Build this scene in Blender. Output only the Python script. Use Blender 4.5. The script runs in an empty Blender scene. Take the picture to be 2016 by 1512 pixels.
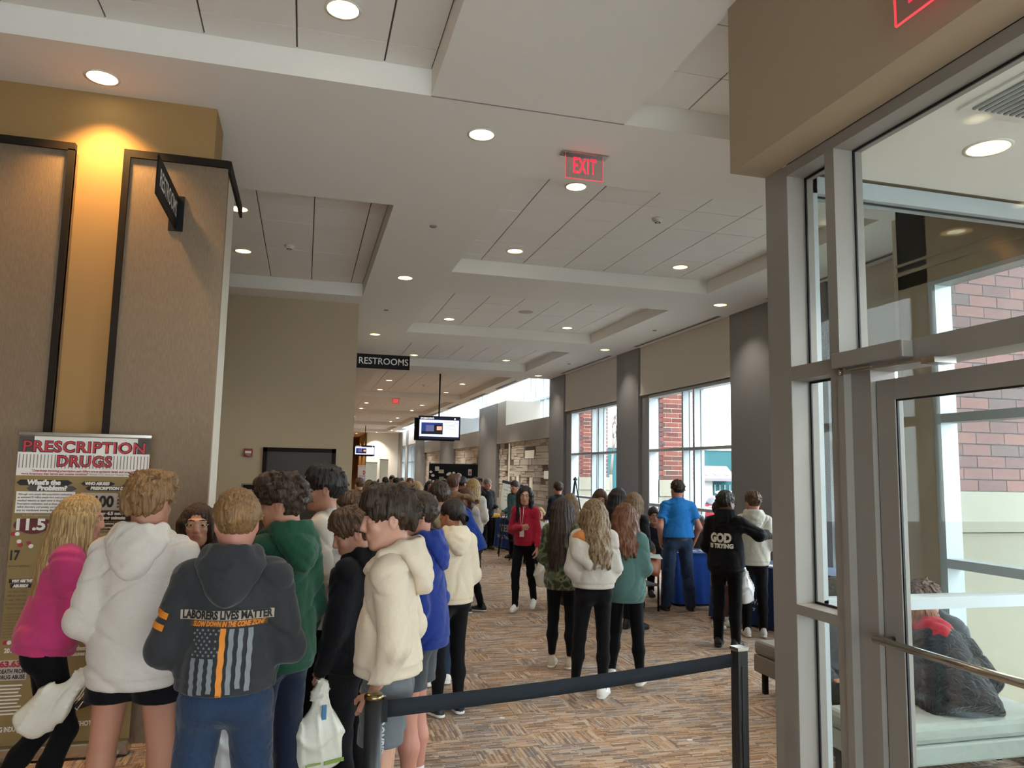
import bpy, bmesh, math, random, time
import numpy as np
from mathutils import Matrix, Vector, noise as mnoise
from mathutils.bvhtree import BVHTree
T0 = time.time()
random.seed(7)
S = bpy.context.scene
COL = S.collection
R = math.radians
# ------------------------------------------------------------------ camera, sky, exposure
EYE = 1.9
def cam_matrix(yaw, pitch, roll):
    cy, sy, cp, sp = math.cos(yaw), math.sin(yaw), math.cos(pitch), math.sin(pitch)
    f = Vector((sy*cp, cy*cp, sp)); r = Vector((cy, -sy, 0)); u = r.cross(f)
    r2 = r*math.cos(roll) + u*math.sin(roll); u2 = -r*math.sin(roll) + u*math.cos(roll)
    m = Matrix((r2, u2, -f)).transposed().to_4x4(); m.translation = (0, 0, EYE)
    return m
cam = bpy.data.cameras.new('camera'); cam.sensor_width = 36; cam.lens = 1492.67/2016*36
cam.clip_start = 0.05; cam.clip_end = 400
co = bpy.data.objects.new('camera', cam); COL.objects.link(co)
co.matrix_world = cam_matrix(R(15.1266), R(6.5397), R(1.0925)); S.camera = co
W = bpy.data.worlds.new('overcast_sky'); S.world = W; W.use_nodes = True
SKY_STRENGTH = 4.6
bg = W.node_tree.nodes['Background']; bg.inputs[0].default_value = (0.86, 0.93, 1.0, 1); bg.inputs[1].default_value = SKY_STRENGTH
S.view_settings.view_transform = 'Standard'; S.view_settings.look = 'None'
S.view_settings.exposure = 1.32; S.view_settings.gamma = 1; S.view_settings.use_curve_mapping = False
cy_ = S.cycles
cy_.max_bounces = 10; cy_.diffuse_bounces = 6; cy_.glossy_bounces = 4; cy_.transmission_bounces = 8; cy_.transparent_max_bounces = 16
cy_.use_denoising = True; cy_.caustics_reflective = False; cy_.caustics_refractive = False
cy_.sample_clamp_indirect = 6.0
LAMP_W = 34.0
# ------------------------------------------------------------------ materials
MATS = {}
def new_mat(name):
    m = bpy.data.materials.new(name); m.use_nodes = True
    return m, m.node_tree.nodes, m.node_tree.links, m.node_tree.nodes['Principled BSDF']
def srgb(c):
    if isinstance(c, str):
        c = [int(c[i:i+2], 16)/255 for i in (0, 2, 4)]
    return tuple(x/12.92 if x <= .04045 else ((x+.055)/1.055)**2.4 for x in c[:3]) + (1,)
def plain(name, col, rough=.6, metal=0, spec=.5, bump=0, bscale=80, vary=0, vscale=3):
    """a flat paint, plastic or metal with a little relief and tone variation"""
    if name in MATS: return MATS[name]
    m, n, l, p = new_mat(name); c = srgb(col)
    p.inputs['Base Color'].default_value = c; p.inputs['Roughness'].default_value = rough
    p.inputs['Metallic'].default_value = metal; p.inputs['Specular IOR Level'].default_value = spec
    if bump or vary: tc = n.new('ShaderNodeTexCoord')
    if bump:
        t = n.new('ShaderNodeTexNoise'); t.inputs['Scale'].default_value = bscale; t.inputs['Detail'].default_value = 3
        b = n.new('ShaderNodeBump'); b.inputs['Strength'].default_value = bump; b.inputs['Distance'].default_value = .01
        l.new(tc.outputs['Object'], t.inputs['Vector']); l.new(t.outputs['Fac'], b.inputs['Height']); l.new(b.outputs[0], p.inputs['Normal'])
    if vary:
        t = n.new('ShaderNodeTexNoise'); t.inputs['Scale'].default_value = vscale
        h = n.new('ShaderNodeMix'); h.data_type = 'RGBA'
        h.inputs[6].default_value = [x*(1-vary) for x in c[:3]]+[1]; h.inputs[7].default_value = [min(1, x*(1+vary)) for x in c[:3]]+[1]
        l.new(tc.outputs['Object'], t.inputs['Vector']); l.new(t.outputs['Fac'], h.inputs[0]); l.new(h.outputs[2], p.inputs['Base Color'])
    MATS[name] = m; return m
def cloth(name, col, fold=.35, rough=.9, fscale=7, weave=.25, sheen=.15):
    if name in MATS: return MATS[name]
    m, n, l, p = new_mat(name); c = srgb(col)
    p.inputs['Roughness'].default_value = rough; p.inputs['Specular IOR Level'].default_value = .15
    p.inputs['Sheen Weight'].default_value = sheen
    tc = n.new('ShaderNodeTexCoord')
    t = n.new('ShaderNodeTexNoise'); t.inputs['Scale'].default_value = fscale; t.inputs['Detail'].default_value = 2; t.inputs['Distortion'].default_value = 1.2
    w = n.new('ShaderNodeTexNoise'); w.inputs['Scale'].default_value = 260; w.inputs['Detail'].default_value = 1
    b1 = n.new('ShaderNodeBump'); b1.inputs['Strength'].default_value = fold; b1.inputs['Distance'].default_value = .03
    b2 = n.new('ShaderNodeBump'); b2.inputs['Strength'].default_value = weave; b2.inputs['Distance'].default_value = .002
    l.new(tc.outputs['Object'], t.inputs['Vector']); l.new(tc.outputs['Object'], w.inputs['Vector'])
    l.new(t.outputs['Fac'], b1.inputs['Height']); l.new(w.outputs['Fac'], b2.inputs['Height'])
    l.new(b1.outputs[0], b2.inputs['Normal']); l.new(b2.outputs[0], p.inputs['Normal'])
    h = n.new('ShaderNodeMix'); h.data_type = 'RGBA'
    h.inputs[6].default_value = [x*.88 for x in c[:3]]+[1]; h.inputs[7].default_value = [min(1, x*1.1) for x in c[:3]]+[1]
    l.new(w.outputs['Fac'], h.inputs[0]); l.new(h.outputs[2], p.inputs['Base Color'])
    MATS[name] = m; return m
def hairmat(name, c1, c2, rough=.45):
    if name in MATS: return MATS[name]
    m, n, l, p = new_mat(name)
    tc = n.new('ShaderNodeTexCoord'); mp = n.new('ShaderNodeMapping'); mp.inputs['Scale'].default_value = (75, 75, 5)
    t = n.new('ShaderNodeTexNoise'); t.inputs['Scale'].default_value = 1.6; t.inputs['Detail'].default_value = 4; t.inputs['Distortion'].default_value = .6
    l.new(tc.outputs['Object'], mp.inputs['Vector']); l.new(mp.outputs[0], t.inputs['Vector'])
    r = n.new('ShaderNodeValToRGB'); r.color_ramp.elements[0].position = .32; r.color_ramp.elements[1].position = .68
    r.color_ramp.elements[0].color = srgb(c1); r.color_ramp.elements[1].color = srgb(c2)
    b = n.new('ShaderNodeBump'); b.inputs['Strength'].default_value = .8; b.inputs['Distance'].default_value = .012
    l.new(t.outputs['Fac'], r.inputs[0]); l.new(r.outputs[0], p.inputs['Base Color'])
    l.new(t.outputs['Fac'], b.inputs['Height']); l.new(b.outputs[0], p.inputs['Normal'])
    p.inputs['Roughness'].default_value = rough; p.inputs['Specular IOR Level'].default_value = .35
    MATS[name] = m; return m
def skinmat(name, col):
    if name in MATS: return MATS[name]
    m, n, l, p = new_mat(name); c = srgb(col)
    tc = n.new('ShaderNodeTexCoord'); t = n.new('ShaderNodeTexNoise'); t.inputs['Scale'].default_value = 9; t.inputs['Detail'].default_value = 3
    h = n.new('ShaderNodeMix'); h.data_type = 'RGBA'
    h.inputs[6].default_value = (c[0]*.92, c[1]*.82, c[2]*.8, 1); h.inputs[7].default_value = (min(1, c[0]*1.06), c[1]*1.05, c[2]*1.03, 1)
    l.new(tc.outputs['Object'], t.inputs['Vector']); l.new(t.outputs['Fac'], h.inputs[0]); l.new(h.outputs[2], p.inputs['Base Color'])
    p.inputs['Roughness'].default_value = .55; p.inputs['Subsurface Weight'].default_value = .0
    MATS[name] = m; return m
def emit(name, col, strength):
    if name in MATS: return MATS[name]
    if name.startswith('screen'): strength *= .5
    m, n, l, p = new_mat(name)
    p.inputs['Base Color'].default_value = srgb(col); p.inputs['Emission Color'].default_value = srgb(col); p.inputs['Emission Strength'].default_value = strength
    MATS[name] = m; return m
def glassmat(name, tint=(.95, .972, .965), refl=.32):
    if name in MATS: return MATS[name]
    m, n, l, p = new_mat(name)
    n.remove(p); o = n['Material Output']
    tr = n.new('ShaderNodeBsdfTransparent'); tr.inputs[0].default_value = (*tint, 1)
    gl = n.new('ShaderNodeBsdfGlossy'); gl.inputs['Roughness'].default_value = .0; gl.inputs[0].default_value = (1, 1, 1, 1)
    fr = n.new('ShaderNodeFresnel'); ge = n.new('ShaderNodeNewGeometry'); io = n.new('ShaderNodeMix'); io.inputs[2].default_value = 1.4; io.inputs[3].default_value = 1/1.4
    l.new(ge.outputs['Backfacing'], io.inputs[0]); l.new(io.outputs[0], fr.inputs[0])   # a thin sheet reflects alike from both sides
    mu = n.new('ShaderNodeMath'); mu.operation = 'MULTIPLY'; mu.inputs[1].default_value = refl
    mx = n.new('ShaderNodeMixShader')
    l.new(fr.outputs[0], mu.inputs[0]); l.new(mu.outputs[0], mx.inputs[0]); l.new(tr.outputs[0], mx.inputs[1]); l.new(gl.outputs[0], mx.inputs[2]); l.new(mx.outputs[0], o.inputs[0])
    MATS[name] = m; return m
# ------------------------------------------------------------------ object helpers
def link(name, me, mat=None, parent=None, loc=None, rot=None):
    o = bpy.data.objects.new(name, me); COL.objects.link(o)
    if me is not None and mat is not None and hasattr(me, 'materials') and len(me.materials) == 0:
        for mm in (mat if isinstance(mat, (list, tuple)) else [mat]): me.materials.append(mm)
    if parent: o.parent = parent
    if loc is not None: o.location = loc
    if rot is not None: o.rotation_euler = rot
    return o
def thing(name, label, cat, loc=(0, 0, 0), rotz=0, group=None):
    o = bpy.data.objects.new(name, None); COL.objects.link(o); o.location = loc; o.rotation_euler = (0, 0, rotz)
    o.empty_display_size = .1
    return tag(o, label, cat, group)
def tag(o, label, cat, group=None, kind=None):
    if label: o['label'] = label
    if cat: o['category'] = cat
    if group: o['group'] = group
    if kind: o['kind'] = kind
    return o
def struct(o):
    o['kind'] = 'structure'; return o
class MB:
    """collects boxes, tubes and polygons and links them as one mesh object"""
    def __init__(s): s.bm = bmesh.new(); s.mi = 0
    def quad(s, *pts, mi=None):
        f = s.bm.faces.new([s.bm.verts.new(p) for p in pts]); f.material_index = s.mi if mi is None else mi; return f
    def box(s, x0, x1, y0, y1, z0, z1, bevel=0, mi=None, M=None):
        mi = s.mi if mi is None else mi
        v = [s.bm.verts.new((x, y, z)) for x in (x0, x1) for y in (y0, y1) for z in (z0, z1)]
        if M is not None:
            for q in v: q.co = M @ q.co
        fs = [s.bm.faces.new([v[i] for i in f]) for f in ((0, 1, 3, 2), (4, 6, 7, 5), (0, 4, 5, 1), (2, 3, 7, 6), (0, 2, 6, 4), (1, 5, 7, 3))]
        for f in fs: f.material_index = mi
        if bevel:
            es = list({e for f in fs for e in f.edges})
            r = bmesh.ops.bevel(s.bm, geom=es, offset=bevel, segments=2, affect='EDGES', profile=.5)
            for f in r['faces']: f.material_index = mi
        return s
    def tube(s, a, b, r1, r2=None, seg=16, mi=None, cap=True):
        a = Vector(a); b = Vector(b); r2 = r1 if r2 is None else r2; d = b-a
        M = Matrix.Translation((a+b)/2) @ d.to_track_quat('Z', 'Y').to_matrix().to_4x4()
        g = bmesh.ops.create_cone(s.bm, cap_ends=cap, segments=seg, radius1=r1, radius2=r2, depth=d.length, matrix=M)
        for v in g['verts']:
            for f in v.link_faces: f.material_index = s.mi if mi is None else mi; f.smooth = len(f.verts) == 4
        return s
    def path(s, pts, r, seg=8, mi=None):
        for a, b in zip(pts, pts[1:]): s.tube(a, b, r, seg=seg, mi=mi)
        for p in pts[1:-1]: s.ball(p, r, seg=seg, mi=mi)
        return s
    def ball(s, c, r, seg=12, mi=None, sc=(1, 1, 1)):
        M = Matrix.Translation(c) @ Matrix.Diagonal((*[k*r for k in sc], 1))
        g = bmesh.ops.create_uvsphere(s.bm, u_segments=seg, v_segments=max(6, seg//2+2), radius=1, matrix=M)
        for v in g['verts']:
            for f in v.link_faces: f.smooth = True; f.material_index = s.mi if mi is None else mi
        return s
    def lathe(s, prof, c=(0, 0, 0), seg=24, mi=None):
        rings = [[s.bm.verts.new((c[0]+r*math.cos(2*math.pi*i/seg), c[1]+r*math.sin(2*math.pi*i/seg), c[2]+z)) for i in range(seg)] for r, z in prof]
        for a, b in zip(rings, rings[1:]):
            for i in range(seg):
                f = s.bm.faces.new((a[i], a[(i+1) % seg], b[(i+1) % seg], b[i])); f.smooth = True; f.material_index = s.mi if mi is None else mi
        return s
    def prism(s, pts, axis, a, b, mi=None):
        """extrude a 2D outline between a and b along axis (0 x, 1 y, 2 z)"""
        def P(p, t):
            q = list(p); q.insert(axis, t); return q
        A = [s.bm.verts.new(P(p, a)) for p in pts]; B = [s.bm.verts.new(P(p, b)) for p in pts]; n = len(pts)
        fs = [s.bm.faces.new(A), s.bm.faces.new(B[::-1])] + [s.bm.faces.new((A[i], B[i], B[(i+1) % n], A[(i+1) % n])) for i in range(n)]
        for f in fs: f.material_index = s.mi if mi is None else mi
        return s
    def mesh(s, name):
        bmesh.ops.recalc_face_normals(s.bm, faces=s.bm.faces[:])
        me = bpy.data.meshes.new(name); s.bm.to_mesh(me); s.bm.free(); return me
    def build(s, name, mat, parent=None, **k): return link(name, s.mesh(name), mat, parent, **k)
def fmesh(name, V, F, mats, smooth=True, fmi=None):
    """mesh from numpy quads"""
    me = bpy.data.meshes.new(name); V = np.asarray(V, np.float32); F = np.asarray(F, np.int32); k = F.shape[1]
    me.vertices.add(len(V)); me.vertices.foreach_set('co', V.ravel())
    me.loops.add(F.size); me.loops.foreach_set('vertex_index', F.ravel())
    me.polygons.add(len(F)); me.polygons.foreach_set('loop_start', np.arange(0, F.size, k, dtype=np.int32))
    if fmi is not None: me.polygons.foreach_set('material_index', np.asarray(fmi, np.int32))
    me.update(calc_edges=True)
    if smooth: me.polygons.foreach_set('use_smooth', np.ones(len(F), bool))
    for m in (mats if isinstance(mats, (list, tuple)) else [mats]): me.materials.append(m)
    return me
def text(name, body, size, mat, parent=None, M=None, weight=0, shear=0, spacing=1, extrude=0, align='CENTER', width=None, z=0):
    """flat lettering in the XY plane (turned by M), as a mesh; width squeezes it to that length"""
    cu = bpy.data.curves.new(name, 'FONT'); cu.body = body; cu.size = size; cu.offset = weight; cu.shear = shear
    cu.space_character = spacing; cu.extrude = extrude; cu.align_x = align; cu.align_y = 'CENTER'; cu.resolution_u = 3
    t = bpy.data.objects.new(name, cu); me = bpy.data.meshes.new_from_object(t)
    bpy.data.objects.remove(t); bpy.data.curves.remove(cu)
    co_ = np.empty(len(me.vertices)*3, np.float32); me.vertices.foreach_get('co', co_); co_ = co_.reshape(-1, 3)
    if len(co_):
        if width:
            co_[:, 0] *= width/max(1e-6, co_[:, 0].max()-co_[:, 0].min())
        me.vertices.foreach_set('co', co_.ravel())
    me.materials.clear(); me.materials.append(mat)
    me.name = name
    if M is not None: me.transform(M)
    return link(name, me, None, parent)
def frame_xz(origin, right, up):
    """matrix taking XY lettering onto a plane given by its right and up directions"""
    r = Vector(right).normalized(); u = Vector(up).normalized(); n = r.cross(u)
    m = Matrix((r, u, n)).transposed().to_4x4(); m.translation = Vector(origin); return m
# ------------------------------------------------------------------ smooth implicit surfaces for bodies, clothes, hair
class Field:
    def __init__(s, lo, hi, h):
        s.lo = np.array(lo, np.float32); s.h = np.float32(h)
        s.n = np.maximum(4, np.ceil((np.array(hi)-s.lo)/h).astype(int)+1)
        s.D = np.full(s.n, .3, np.float32)
        s.ax = [s.lo[i]+s.h*np.arange(s.n[i], dtype=np.float32) for i in range(3)]
    def sub(s, lo, hi):
        a = np.clip(np.floor((np.array(lo)-s.lo)/s.h).astype(int), 0, s.n); b = np.clip(np.ceil((np.array(hi)-s.lo)/s.h).astype(int)+1, 0, s.n)
        if (b <= a).any(): return None
        sl = tuple(slice(a[i], b[i]) for i in range(3))
        return sl, s.ax[0][sl[0]][:, None, None], s.ax[1][sl[1]][None, :, None], s.ax[2][sl[2]][None, None, :]
    def mix(s, sl, d, k, op):
        D = s.D[sl]
        if op == 'add': h = np.maximum(k-np.abs(D-d), 0)/k; s.D[sl] = np.minimum(D, d)-h*h*k*.25
        elif op == 'cut': d = -d; h = np.maximum(k-np.abs(D-d), 0)/k; s.D[sl] = np.maximum(D, d)+h*h*k*.25
    def cone(s, a, b, r1, r2=None, k=.03, f=(1, 1, 1), op='add'):
        """tapered limb from a to b; f squeezes space per axis (f>1 makes the limb thinner along it)"""
        r2 = r1 if r2 is None else r2; a = np.array(a, np.float32); b = np.array(b, np.float32); f = np.array(f, np.float32)
        m = max(r1, r2)/f.min()+k+2*s.h
        g = s.sub(np.minimum(a, b)-m, np.maximum(a, b)+m)
        if g is None: return s
        sl, X, Y, Z = g; a_ = a*f; d = (b*f)-a_; L = float(d@d)+1e-9
        px, py, pz = X*f[0]-a_[0], Y*f[1]-a_[1], Z*f[2]-a_[2]
        t = np.clip((px*d[0]+py*d[1]+pz*d[2])/L, 0, 1)
        q = np.sqrt((px-t*d[0])**2+(py-t*d[1])**2+(pz-t*d[2])**2)-(r1+(r2-r1)*t)
        s.mix(sl, q/np.float32(f.mean()), k, op); return s
    def chain(s, pts, rs, k=.03, f=(1, 1, 1)):
        for i in range(len(pts)-1): s.cone(pts[i], pts[i+1], rs[i], rs[i+1], k, f)
        return s
    def ell(s, c, r, k=.03, op='add', M=None):
        c = np.array(c, np.float32); r = np.array(r, np.float32); m = float(r.max())+k+2*s.h
        g = s.sub(c-m, c+m)
        if g is None: return s
        sl, X, Y, Z = g; x, y, z = X-c[0], Y-c[1], Z-c[2]
        if M is not None:
            x, y, z = (M[0][0]*x+M[1][0]*y+M[2][0]*z, M[0][1]*x+M[1][1]*y+M[2][1]*z, M[0][2]*x+M[1][2]*y+M[2][2]*z)
        q = np.sqrt((x/r[0])**2+(y/r[1])**2+(z/r[2])**2); q2 = np.sqrt((x/r[0]**2)**2+(y/r[1]**2)**2+(z/r[2]**2)**2)
        s.mix(sl, q*(q-1)/(q2+1e-6), k, op); return s
    def plane(s, p, nrm, k=.01):
        """keep the side nrm points away from"""
        X, Y, Z = s.ax[0][:, None, None], s.ax[1][None, :, None], s.ax[2][None, None, :]
        d = (X-p[0])*nrm[0]+(Y-p[1])*nrm[1]+(Z-p[2])*nrm[2]
        h = np.maximum(k-np.abs(s.D-d), 0)/k; s.D = np.maximum(s.D, d)+h*h*k*.25; return s
    def warp(s, fn): s.D = s.D+fn(s.ax[0][:, None, None], s.ax[1][None, :, None], s.ax[2][None, None, :]).astype(np.float32); return s
    def nets(s):
        D = s.D; n = s.n; inside = D < 0; cn = n-1
        ids, pos = [], []; faces = []
        ls = []
        for ax in range(3):
            a = [slice(None)]*3; b = [slice(None)]*3; a[ax] = slice(0, -1); b[ax] = slice(1, None)
            ia = inside[tuple(a)]; idx = np.argwhere(ia != inside[tuple(b)])
            if not len(idx): continue
            o1, o2 = [i for i in range(3) if i != ax]
            ok = (idx[:, o1] > 0) & (idx[:, o1] < n[o1]-1) & (idx[:, o2] > 0) & (idx[:, o2] < n[o2]-1); idx = idx[ok]
            da = D[tuple(a)][tuple(idx.T)]; db = D[tuple(b)][tuple(idx.T)]
            t = da/(da-db); P = idx.astype(np.float32); P[:, ax] += t
            quad = []
            for u, v in ((0, 0), (1, 0), (1, 1), (0, 1)):
                c = idx.copy(); c[:, o1] -= u; c[:, o2] -= v
                cid = (c[:, 0]*cn[1]+c[:, 1])*cn[2]+c[:, 2]; quad.append(cid); ids.append(cid); pos.append(P)
            q = np.stack(quad, 1); fl = (da < 0) ^ (ax == 1); q[fl] = q[fl][:, ::-1]; faces.append(q)
        if not faces: return np.zeros((0, 3)), np.zeros((0, 4), int)
        ids = np.concatenate(ids); pos = np.concatenate(pos); F = np.concatenate(faces)
        u, inv = np.unique(ids, return_inverse=True); cnt = np.bincount(inv)
        V = np.stack([np.bincount(inv, pos[:, i])/cnt for i in range(3)], 1)
        F = np.searchsorted(u, F)[:, ::-1]
        return V*s.h+s.lo, F
def join(parts):
    """[(V, F, mi)] -> V, F, material index per face"""
    V, F, Mi, o = [], [], [], 0
    for v, f, m in parts:
        V.append(v); F.append(f+o); Mi.append(np.broadcast_to(np.asarray(m), (len(f),))); o += len(v)
    return np.concatenate(V), np.concatenate(F), np.concatenate(Mi)
def xf(V, M):
    A = np.array(M, np.float64); return V@A[:3, :3].T+A[:3, 3]
def vz(*a): return np.array(a, np.float64)
HEADS = {}
def head_mesh(kind, h=.0048):
    """head, neck and ears in its own frame: centre between the ears, face towards +Y"""
    if (kind, h) in HEADS: return HEADS[(kind, h)]
    w = {'m': 1.0, 'f': .93, 'o': 1.05}[kind]
    s = Field((-.11, -.13, -.24), (.11, .14, .14), h)
    s.ell((0, -.012, .04), (.074*w, .094, .082), .02).ell((0, .018, -.02), (.066*w, .078, .085), .03)
    s.ell((0, .03, -.065), (.05*w, .058, .052), .03)                       # jaw
    s.ell((0, .073, -.1), (.021*w, .016, .016), .025)                      # chin
    for x in (-1, 1):
        s.cone((x*.058*w, -.005, -.03), (x*.03, .06, -.092), .016, .014, .035) # jaw line
        s.ell((x*.04*w, .066, -.022), (.02, .018, .016), .02)              # cheekbone
        s.cone((x*.012, .09, .026), (x*.044, .074, .024), .009, .007, .015)   # brow
        s.ell((x*.031, .097, .006), (.0165, .014, .0105), .012, op='cut')
        s.ell((x*.031, .078, .004), (.0155, .0135, .0125), .006)             # lids
        s.cone((x*.008, .101, -.034), (x*.009, .101, -.034), .0075, .0075, .008)
        s.ell((x*.079*w, -.012, .0), (.008, .019, .033), .008)             # ear
        s.ell((x*.087*w, -.006, .003), (.006, .011, .02), .006, op='cut')
    s.cone((0, .092, .02), (0, .112 if kind != 'f' else .106, -.026), .008, .011, .012)   # nose
    s.cone((-.018, .085, -.06), (.018, .085, -.06), .008, .008, .01)
    s.ell((0, .094, -.056), (.02, .008, .006), .006).ell((0, .092, -.068), (.017, .009, .007), .006)
    s.ell((0, .104, -.0615), (.022, .006, .0022), .003, op='cut')
    s.cone((0, -.012, -.06), (0, -.03, -.2), .054*w if kind != 'f' else .044, .058*w if kind != 'f' else .048, .03)
    V, F = s.nets(); C = V[F].mean(1); x, y, z = C[:, 0], C[:, 1], C[:, 2]
    mi = np.zeros(len(F), int)
    lip = (np.abs(x) < .023-(np.abs(z+.061)*.6)) & (np.abs(z+.0615) < .0095) & (y > .085); mi[lip] = 1
    br = ((np.abs(x)-.031)/.018)**2+((z-.026-.004*np.cos((np.abs(x)-.03)*60))/.0045)**2 < 1; mi[br & (y > .06)] = 2
    HEADS[(kind, h)] = (V, F, mi); return HEADS[(kind, h)]
def eyes_mesh(gx=0.0, gz=0.0):
    """open eyes: white, dark iris; sits just proud of the lids"""
    out = []
    for sx in (-1, 1):
        n = 9; V = []; F = []; mi = []
        for j in range(n):
            for i in range(n):
                a = (i/(n-1)-.5)*2; b = (j/(n-1)-.5)*2; y = .0915+.0035*(1-a*a)-.002*abs(a)
                lid = .0043*math.sqrt(max(0, 1-a*a))
                V.append((sx*.031+a*.013, y-abs(b)*.001, .0035+b*lid))
        for j in range(n-1):
            for i in range(n-1):
                F.append((j*n+i, j*n+i+1, (j+1)*n+i+1, (j+1)*n+i))
                c = np.mean([V[k] for k in F[-1]], 0); d = math.hypot(c[0]-sx*.031-gx, c[2]-.0035-gz)
                mi.append(4 if (d < .0056 or j >= n-2) else 3)
        out.append((np.array(V), np.array(F), np.array(mi)))
    return out
HANDS = {}
def hand_mesh(curl, h=.004):
    """right hand: wrist at origin, fingers along -Z, palm towards -X (inward), thumb towards +Y"""
    if (curl, h) in HANDS: return HANDS[(curl, h)]
    s = Field((-.09, -.085, -.2), (.06, .1, .05), h)
    s.cone((0, 0, .04), (0, 0, -.005), .025, .023, .01, f=(1.2, .95, 1))
    s.cone((0, .018, -.02), (0, .024, -.08), .016, .014, .014, f=(1.1, 1, 1)).cone((0, -.012, -.02), (0, -.022, -.078), .016, .013, .014, f=(1.1, 1, 1)).cone((0, 0, -.02), (0, 0, -.082), .017, .014, .014, f=(1.1, 1, 1))
    c = curl
    for i, (y, L, r) in enumerate(((.028, .07, .0088), (.0095, .078, .0092), (-.009, .072, .0088), (-.026, .056, .0078))):
        p = vz(0, y, -.082+abs(y-.005)*.15); a = R(8+6*i)+c*.5; yo = (y-.002)*.12
        for seg, (fr, da) in enumerate(((.45, c*.9), (.3, c*1.0), (.25, c*.7))):
            q = p+vz(-math.sin(a)*L*fr, yo*fr*L*8, -math.cos(a)*L*fr)
            s.cone(p, q, r*(1-.06*seg), r*(1-.06*(seg+1)), .0035); p = q; a += da
    # thumb from the side of the palm near its base
    p0 = vz(-.006, .022, -.022); p1 = vz(-.022, .047, -.05); p2 = p1+vz(-.012-.012*c, .012-.012*c, -.026); p3 = p2+vz(-.008-.01*c, .001-.008*c, -.022)
    s.cone(p0, p1, .015, .0115, .012).cone(p1, p2, .0105, .0098, .004).cone(p2, p3, .0098, .0075, .004)
    V, F = s.nets(); HANDS[(curl, h)] = (V, F); return V, F
def folds(ph, amp, hem=None):
    """narrow creases across sleeves and waist plus faint long drapes"""
    def fn(X, Y, Z):
        m = .5+.5*np.sin(6*X+7*Z+2*np.sin(5*Y+ph)+ph)
        u = 17*Z+2.6*np.sin(6*X+ph)+2.2*np.sin(7*Y+1.7*ph)+ph
        a = np.exp(-(np.sin(u)/.28)**2)*m
        v = 11*Z-9*X+2.4*np.sin(8*Y+ph)+1.2*np.sin(9*Z)+2*ph
        c = np.exp(-(np.sin(v)/.24)**2)*(1-m)
        w = 10*X+7*Y+1.6*np.sin(5*Z+ph)
        d = np.exp(-(np.sin(w+ph)/.3)**2)*.5
        return amp*(1.25*a+1.1*c+d-.45+.25*np.sin(9*X+6*Z+ph))
    return fn
# ------------------------------------------------------------------ people
SKIN = {'pale': 'b98d77', 'fair': 'ad7c65', 'tan': '98664d', 'brown': '5f3b2b', 'rosy': 'b27d6b'}
HAIRC = {'black': ('0b0908', '2a211c'), 'dark': ('17100c', '43301f'), 'brown': ('2b1b12', '6a4a30'), 'light': ('4b3724', '8f7250'), 'sandy': ('5a4026', '987348'),
         'blonde': ('6f5433', 'bf9f6c'), 'grey': ('55504a', 'a09a92'), 'auburn': ('3a2014', '7d4f31'), 'highlight': ('33241a', '967a56'), 'red': ('57301c', '9a5f38')}
EYEW = plain('eye_white', 'd8d2cb', .3); EYED = plain('eye_iris', '2a1d15', .2)
ARMS = {  # elbow and wrist offsets from the shoulder, right arm (x outward), metres at 1.75 m
    'down': ((.06, -.02, -.29), (.075, .04, -.545)), 'pouch': ((.055, -.06, -.29), (-.05, .13, -.42)),
    'phone': ((.05, -.01, -.28), (-.07, .22, -.25)), 'pocket': ((.09, -.07, -.28), (.05, .05, -.5)),
    'bent': ((.06, -.04, -.28), (.03, .19, -.36)), 'crossed': ((.06, .0, -.28), (-.13, .19, -.24)),
    'desk': ((.07, .08, -.26), (-.02, .3, -.3)), 'back': ((.07, -.1, -.26), (.0, -.13, -.47)),
    'hold': ((.05, .0, -.29), (.07, .1, -.54)), 'reach': ((.1, .2, -.16), (.06, .44, -.12)), 'up': ((.08, .12, -.22), (.0, .2, .0))}
def mirror(M): return Matrix.Diagonal((-1, 1, 1, 1)) @ M
def rotz(a): return Matrix.Rotation(a, 4, 'Z')
def rotx(a): return Matrix.Rotation(a, 4, 'X')
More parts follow.
